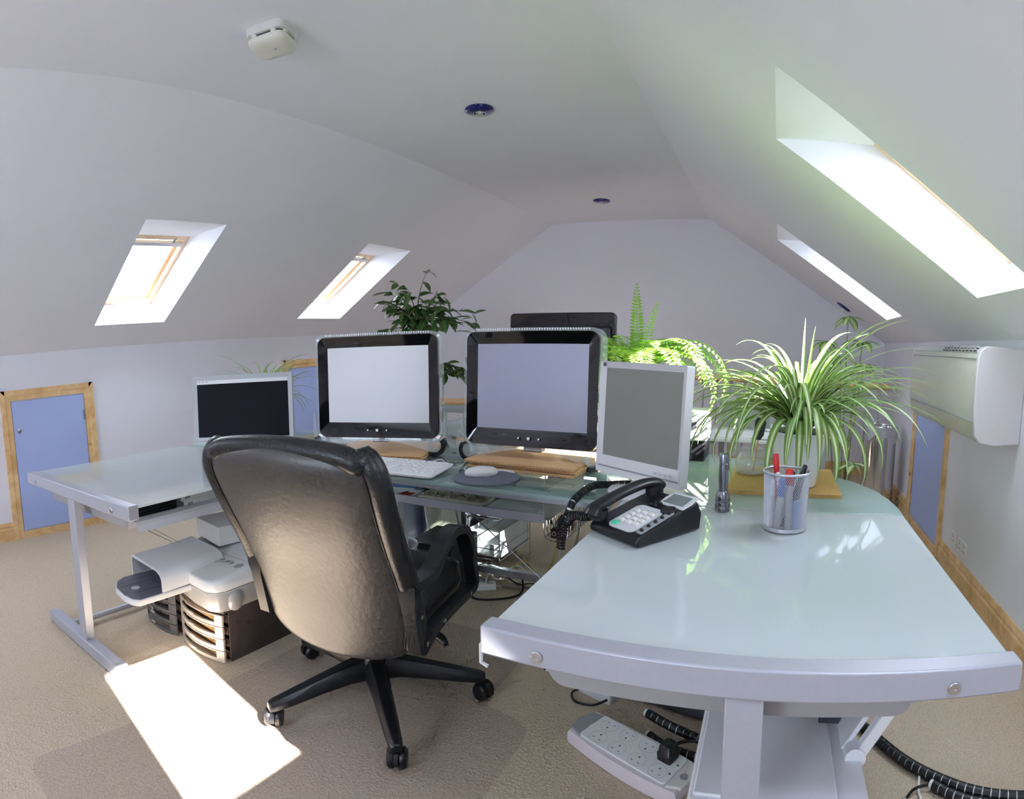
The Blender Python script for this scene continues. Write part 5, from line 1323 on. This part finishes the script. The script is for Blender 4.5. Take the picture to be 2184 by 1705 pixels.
# ------------------------------------------------------------------ below the middle desk
wb = thing('waste_basket', 'silver mesh waste basket under the middle desk', 'waste basket', (-1.64, 2.075, 0))
b = MB(); n, m = 56, 22
for j in range(m + 1):
    for i in range(n):
        a = 2 * pi * i / n + pi / n * (j % 2); r = .100 + .028 * j / m; b.v.append(Vector((r * cos(a), r * sin(a), .012 + .280 * j / m)))
for j in range(m - 1):
    for i in range(n):
        o_ = j % 2; b.f.append((j * n + i, (j + 1) * n + (i + o_) % n, (j + 2) * n + i, (j + 1) * n + (i + o_ - 1) % n))
o = b.build('mesh_wall', MATS['silver_wire'], wb); wf = o.modifiers.new('wire', 'WIREFRAME'); wf.thickness = .0026; wf.use_even_offset = False
torus(.129, .005, .295).build('rim', MATS['silver_rim'], wb, 60)
b = MB(); b.lathe([(.002, .002), (.10, .002), (.103, .015), (.10, .006), (.002, .006)], (0, 0, 0), 32); b.build('base', MATS['silver_rim'], wb, 40)
t = thing('computer_tower', 'black computer case lying right of the waste basket', 'computer', (-1.53, 2.385, 0), R_(2))
b = MB(); b.box(-.12, .12, -.16, .12, .01, .27); b.build('case', M_BLACK, t, bevel=.005)
for x in (-.09, .09): b = MB(); b.box(x - .012, x + .012, -.12, .10, 0, .01); b.build('foot', M_DGREY, t)
b = MB(); b.box(-.10, .10, -.163, -.16, .20, .24); b.build('drive_bay', M_DGREY, t)
t = thing('computer_tower', 'tall beige-grey computer tower under the middle desk', 'computer', (-1.72, 2.66, 0))
b = MB(); b.box(-.12, .12, 0, .40, .01, .48); b.build('case', mat('putty_grey', (178, 176, 158), .5), t, bevel=.004)
b = MB(); b.box(.121, .130, -.004, .40, .01, .48); b.build('side_trim', M_DGREY, t); b = MB(); b.box(-.130, -.121, -.004, .40, .01, .48); b.build('side_trim', M_DGREY, t)
for x in (-.1, .1): b = MB(); b.box(x - .015, x + .015, .02, .38, 0, .01); b.build('foot', M_BLACK, t)
t = thing('box_file', 'blue-grey box file standing left of the beige tower', 'file', (-2.03, 2.52, 0), R_(-6))
b = MB(); b.box(-.12, .11, 0, .24, 0, .36); b.build('case', mat('blue_grey_card', (150, 156, 182), .5, var=.04), t, bevel=.003)
b = MB(); b.box(-.12, .11, -.001, .24, .365, .368); b.box(-.12, -.116, 0, .24, .36, .366); b.build('lid', M_PAPER, t)
b = MB(); b.box(-.09, .08, -.0015, -.0005, .06, .28); b.build('label', mat('slate_blue_print', (110, 118, 156), .5), t)
t = thing('file_box', 'white open file box full of papers under the middle desk', 'file box', (-1.43, 2.77, .10))
b = MB(); b.box(-.095, .09, -.16, .20, 0, .004); b.box(-.095, -.091, -.16, .20, 0, .14); b.box(.086, .09, -.16, .20, 0, .14); b.box(-.095, .09, .196, .20, 0, .14); b.box(-.095, .09, -.16, -.156, 0, .07); b.build('carton', M_WHITE, t)
pm_ = MB().box(-.08, .08, -.001, .001, .005, .125).mesh('paper_sheet', M_PAPER)
for i in range(14): link_mesh('paper_sheet', pm_, t, (0, -.14 + i * .022, 0), (R_(random.uniform(-9, 5)), 0, R_(random.uniform(-3, 3))))
wk = thing('wire_rack', 'chrome wire rack holding the white file box', 'rack', (-1.43, 2.77, 0))
wm = MB().cyl((-.10, 0, .095), (.095, 0, .095), .002, n=6).mesh('cross_wire', M_CHROME)
for i in range(13): link_mesh('cross_wire', wm, wk, (0, -.17 + i * .031, 0)); link_mesh('cross_wire', wm, wk, (0, -.17 + i * .031, .22))
for z in (.093, .15, .313, ):
    for x in (-.10, .095): b = MB(); b.cyl((x, -.175, z), (x, .21, z), .0028, n=6); b.build('side_wire', M_CHROME, wk)
    b = MB(); b.cyl((-.10, -.175, z), (.095, -.175, z), .0028, n=6); b.build('front_wire', M_CHROME, wk)
for x in (-.10, .095):
    for y in (-.175, .21): b = MB(); b.cyl((x, y, 0), (x, y, .32), .004, n=8); b.build('post', M_CHROME, wk)

cb = thing('cable_basket', 'chrome wire cable basket hung under the desk left of the phone', 'cable basket', (-.86, 2.42, .40))
um = MB().tube(smooth_path([(-.055, 0, .11), (-.05, 0, .02), (-.02, 0, 0), (.02, 0, 0), (.05, 0, .02), (.055, 0, .11)], 4), .0018, 5).mesh('hoop_wire', M_CHROME, 60)
for i in range(15): link_mesh('hoop_wire', um, cb, (0, -.24 + i * .034, 0))
for x, z in ((-.055, .11), (.055, .11), (-.045, .015), (.045, .015), (0, 0)): b = MB(); b.cyl((x, -.245, z), (x, .245, z), .0025, n=6); b.build('long_wire', M_CHROME, cb)
for y in (-.22, .22): b = MB(); b.cyl((-.055, y, .11), (-.055, y, DT - .4 - .012), .003, n=6); b.build('hanger', M_CHROME, cb); b = MB(); b.cyl((.055, y, .11), (.055, y, DT - .4 - .012), .003, n=6); b.build('hanger', M_CHROME, cb)
t = thing('extension_block', 'dark red-brown extension block in the wire cable basket', 'extension', (-.862, 2.26, .408), R_(4))
b = MB(); b.box(-.03, .03, -.07, .10, 0, .04); b.build('body', mat('oxblood_plastic', (72, 40, 38), .4), t, bevel=.005)
for x in (-.014, .012): q = torus(.008, .0012, 0, 16, 5); o = q.build('socket_outline', M_PAPER, t, rot=(R_(90), 0, 0)); o.location = (x, -.071, .02)
spiral_hose('sleeved_cables', 'black sleeved cable dropping from the grey monitor into the wire basket', [(-.47, 1.93, DT + .02), (-.55, 1.93, DT + .012), (-.60, 1.85, DT + .018), (-.615, 1.72, DT + .002), (-.635, 1.705, DT - .05), (-.70, 1.80, .60), (-.80, 2.1, .53), (-.86, 2.25, .47)], .013)
spiral_hose('sleeved_cables', 'upright black sleeved cable under the middle of the desk', [(-1.10, 2.70, .70), (-1.09, 2.68, .55), (-1.08, 2.66, .42), (-1.07, 2.64, .30)], .012)

b = MB(); b.prism(rrect(.14, .05, .008, 3), 0, .03); t = single('extension_block', b, M_WHITE, 'white extension block among the floor cables', 'extension', (-1.355, 2.44, .0), R_(35), bevel=.004)
CABS = [
 ('white cable arching from the extension block over the tangle', M_CABLEW, .0045, [(-1.34, 2.44, .02), (-1.31, 2.43, .09), (-1.30, 2.50, .04), (-1.20, 2.62, .03), (-1.08, 2.72, .02), (-1.02, 2.70, .3)]),
 ('thick grey cable lying along the floor rail', M_CABLEG, .006, [(-1.55, 2.62, .02), (-1.40, 2.52, .015), (-1.22, 2.50, .015), (-1.05, 2.60, .02), (-.95, 2.66, .2), (-.88, 2.6, .42)]),
 ('yellow cable rising from the tangle to the wire basket', M_CABLEY, .0032, [(-1.30, 2.55, .01), (-1.20, 2.60, .12), (-1.15, 2.66, .02), (-1.06, 2.62, .10), (-1.0, 2.60, .30), (-.9, 2.55, .42)]),
 ('black cable looping low at the front of the tangle', M_CABLEK, .005, [(-1.38, 2.42, .01), (-1.34, 2.32, .008), (-1.25, 2.34, .008), (-1.15, 2.45, .01), (-1.20, 2.56, .05), (-1.30, 2.58, .02)]),
 ('thin white cable curled in the middle of the tangle', M_CABLEW, .003, [(-1.35, 2.60, .01), (-1.26, 2.66, .06), (-1.18, 2.60, .03), (-1.24, 2.54, .02), (-1.32, 2.56, .05), (-1.22, 2.68, .02), (-1.08, 2.66, .01)]),
 ('grey cable hanging from the shelf to the tangle', M_CABLEG, .0045, [(-1.44, 2.30, .58), (-1.42, 2.32, .4), (-1.39, 2.36, .2), (-1.36, 2.42, .06), (-1.26, 2.50, .01)]),
 ('thin black cable crossing the tangle', M_CABLEK, .003, [(-1.40, 2.50, .10), (-1.36, 2.56, .09), (-1.22, 2.54, .02), (-1.12, 2.52, .04), (-1.02, 2.58, .02)]),
 ('white cable hanging beside the beige tower', M_CABLEW, .005, [(-1.60, 2.30, .58), (-1.62, 2.34, .45), (-1.67, 2.42, .36), (-1.66, 2.44, .26), (-1.58, 2.50, .02)]),
 ('grey double cable running from the basket towards the phone', M_CABLEG, .005, [(-1.06, 2.62, .40), (-.98, 2.5, .46), (-.88, 2.36, .45), (-.84, 2.22, .44)]),
]
for lab, mm, r, pts in CABS:
    b = MB(); b.tube(smooth_path(pts, 8), r, 6); single('floor_cable', b, mm, lab, 'cable', smooth=60, group='cables tangled under the middle desk')

# ------------------------------------------------------------------ beyond the desks
def copy_tree(o, parent=None):
    c = o.copy(); COL.objects.link(c); c.parent = parent
    for chd in o.children: copy_tree(chd, c)
    return c
bpy.context.view_layer.update()
c2 = copy_tree(ch); c2.location = (-1.62, 4.22, 0); c2.rotation_euler = (0, 0, R_(170)); tag(c2, 'far office chair of which only the casters show under the desk', 'chair')

t = thing('side_table', 'white side table below the railing behind the spider plant', 'table', (.0, 3.45, 0))
b = MB(); b.box(-.38, .30, -.30, .45, .70, .718); b.build('top', M_WHITE, t, bevel=.003)
for x in (-.35, .27):
    for y in (-.27, .42): b = MB(); b.box(x - .018, x + .018, y - .018, y + .018, 0, .70); b.build('leg', M_SILVER, t)
for k, (x, y, rz, lab) in enumerate(((-.24, 3.33, 8, 'leftmost loose sheet on the white side table'), (-.04, 3.32, -14, 'middle loose sheet on the white side table'), (.08, 3.47, 25, 'rightmost loose sheet on the white side table'))):
    b = MB(); b.box(-.10, .10, -.14, .14, 0, .003); single('paper_sheet', b, M_PAPER, lab, 'paper', (x, y, .7185 + .0032 * k), R_(rz), 'sheets on the side table')
t = thing('storage_crate', 'pale grey-green plastic crate on the side table before the railing', 'crate', (-.18, 3.74, .7185))
M_CRATE = mat('pale_green_plastic', (196, 206, 196), .4, transl=.2)
b = MB(); b.loft([[(x, y, z) for x, y in rrect(.34 + i, .22 + i, .02, 4)] for z, i in ((0, -.03), (.15, 0))]); b.build('tub', M_CRATE, t, 40)
b = MB(); b.prism(rrect(.36, .24, .02, 4), .15, .168); b.build('lid', M_CRATE, t, bevel=.003)
t = thing('desk_phone', 'dark cordless phone in its cradle on the side table', 'telephone', (.19, 3.24, .7185), R_(20))
b = MB(); b.prism(rrect(.07, .09, .02, 4), 0, .03); b.build('cradle', M_BLACK, t, bevel=.006)
b = MB(); b.loft([[(x, y + z * .25, z) for x, y in rrect(w, .026, .01, 3)] for z, w in ((.02, .044), (.08, .048), (.155, .044), (.165, .034))]); b.build('handset', M_BLACK, t, 50)
b = MB(); b.box(-.17, .17, -.12, .12, 0, .014); single('wooden_board', b, M_BOARD, 'lone wooden board on the raised glass shelf between the monitors', 'board', (-1.78, 2.93, .8725), R_(10))
t = thing('ball_speaker', 'small round black speaker seen between the two black monitors', 'speaker', (-1.52, 2.93, DT))
b = MB(); b.sphere((0, 0, .075), .052, 18, 12); b.build('ball', M_GLOSSBLACK, t, 60)
b = MB(); b.lathe([(.045, 0), (.045, .008), (.02, .016), (.015, .03)], (0, 0, 0), 20); b.build('stand', M_BLACK, t, 50)
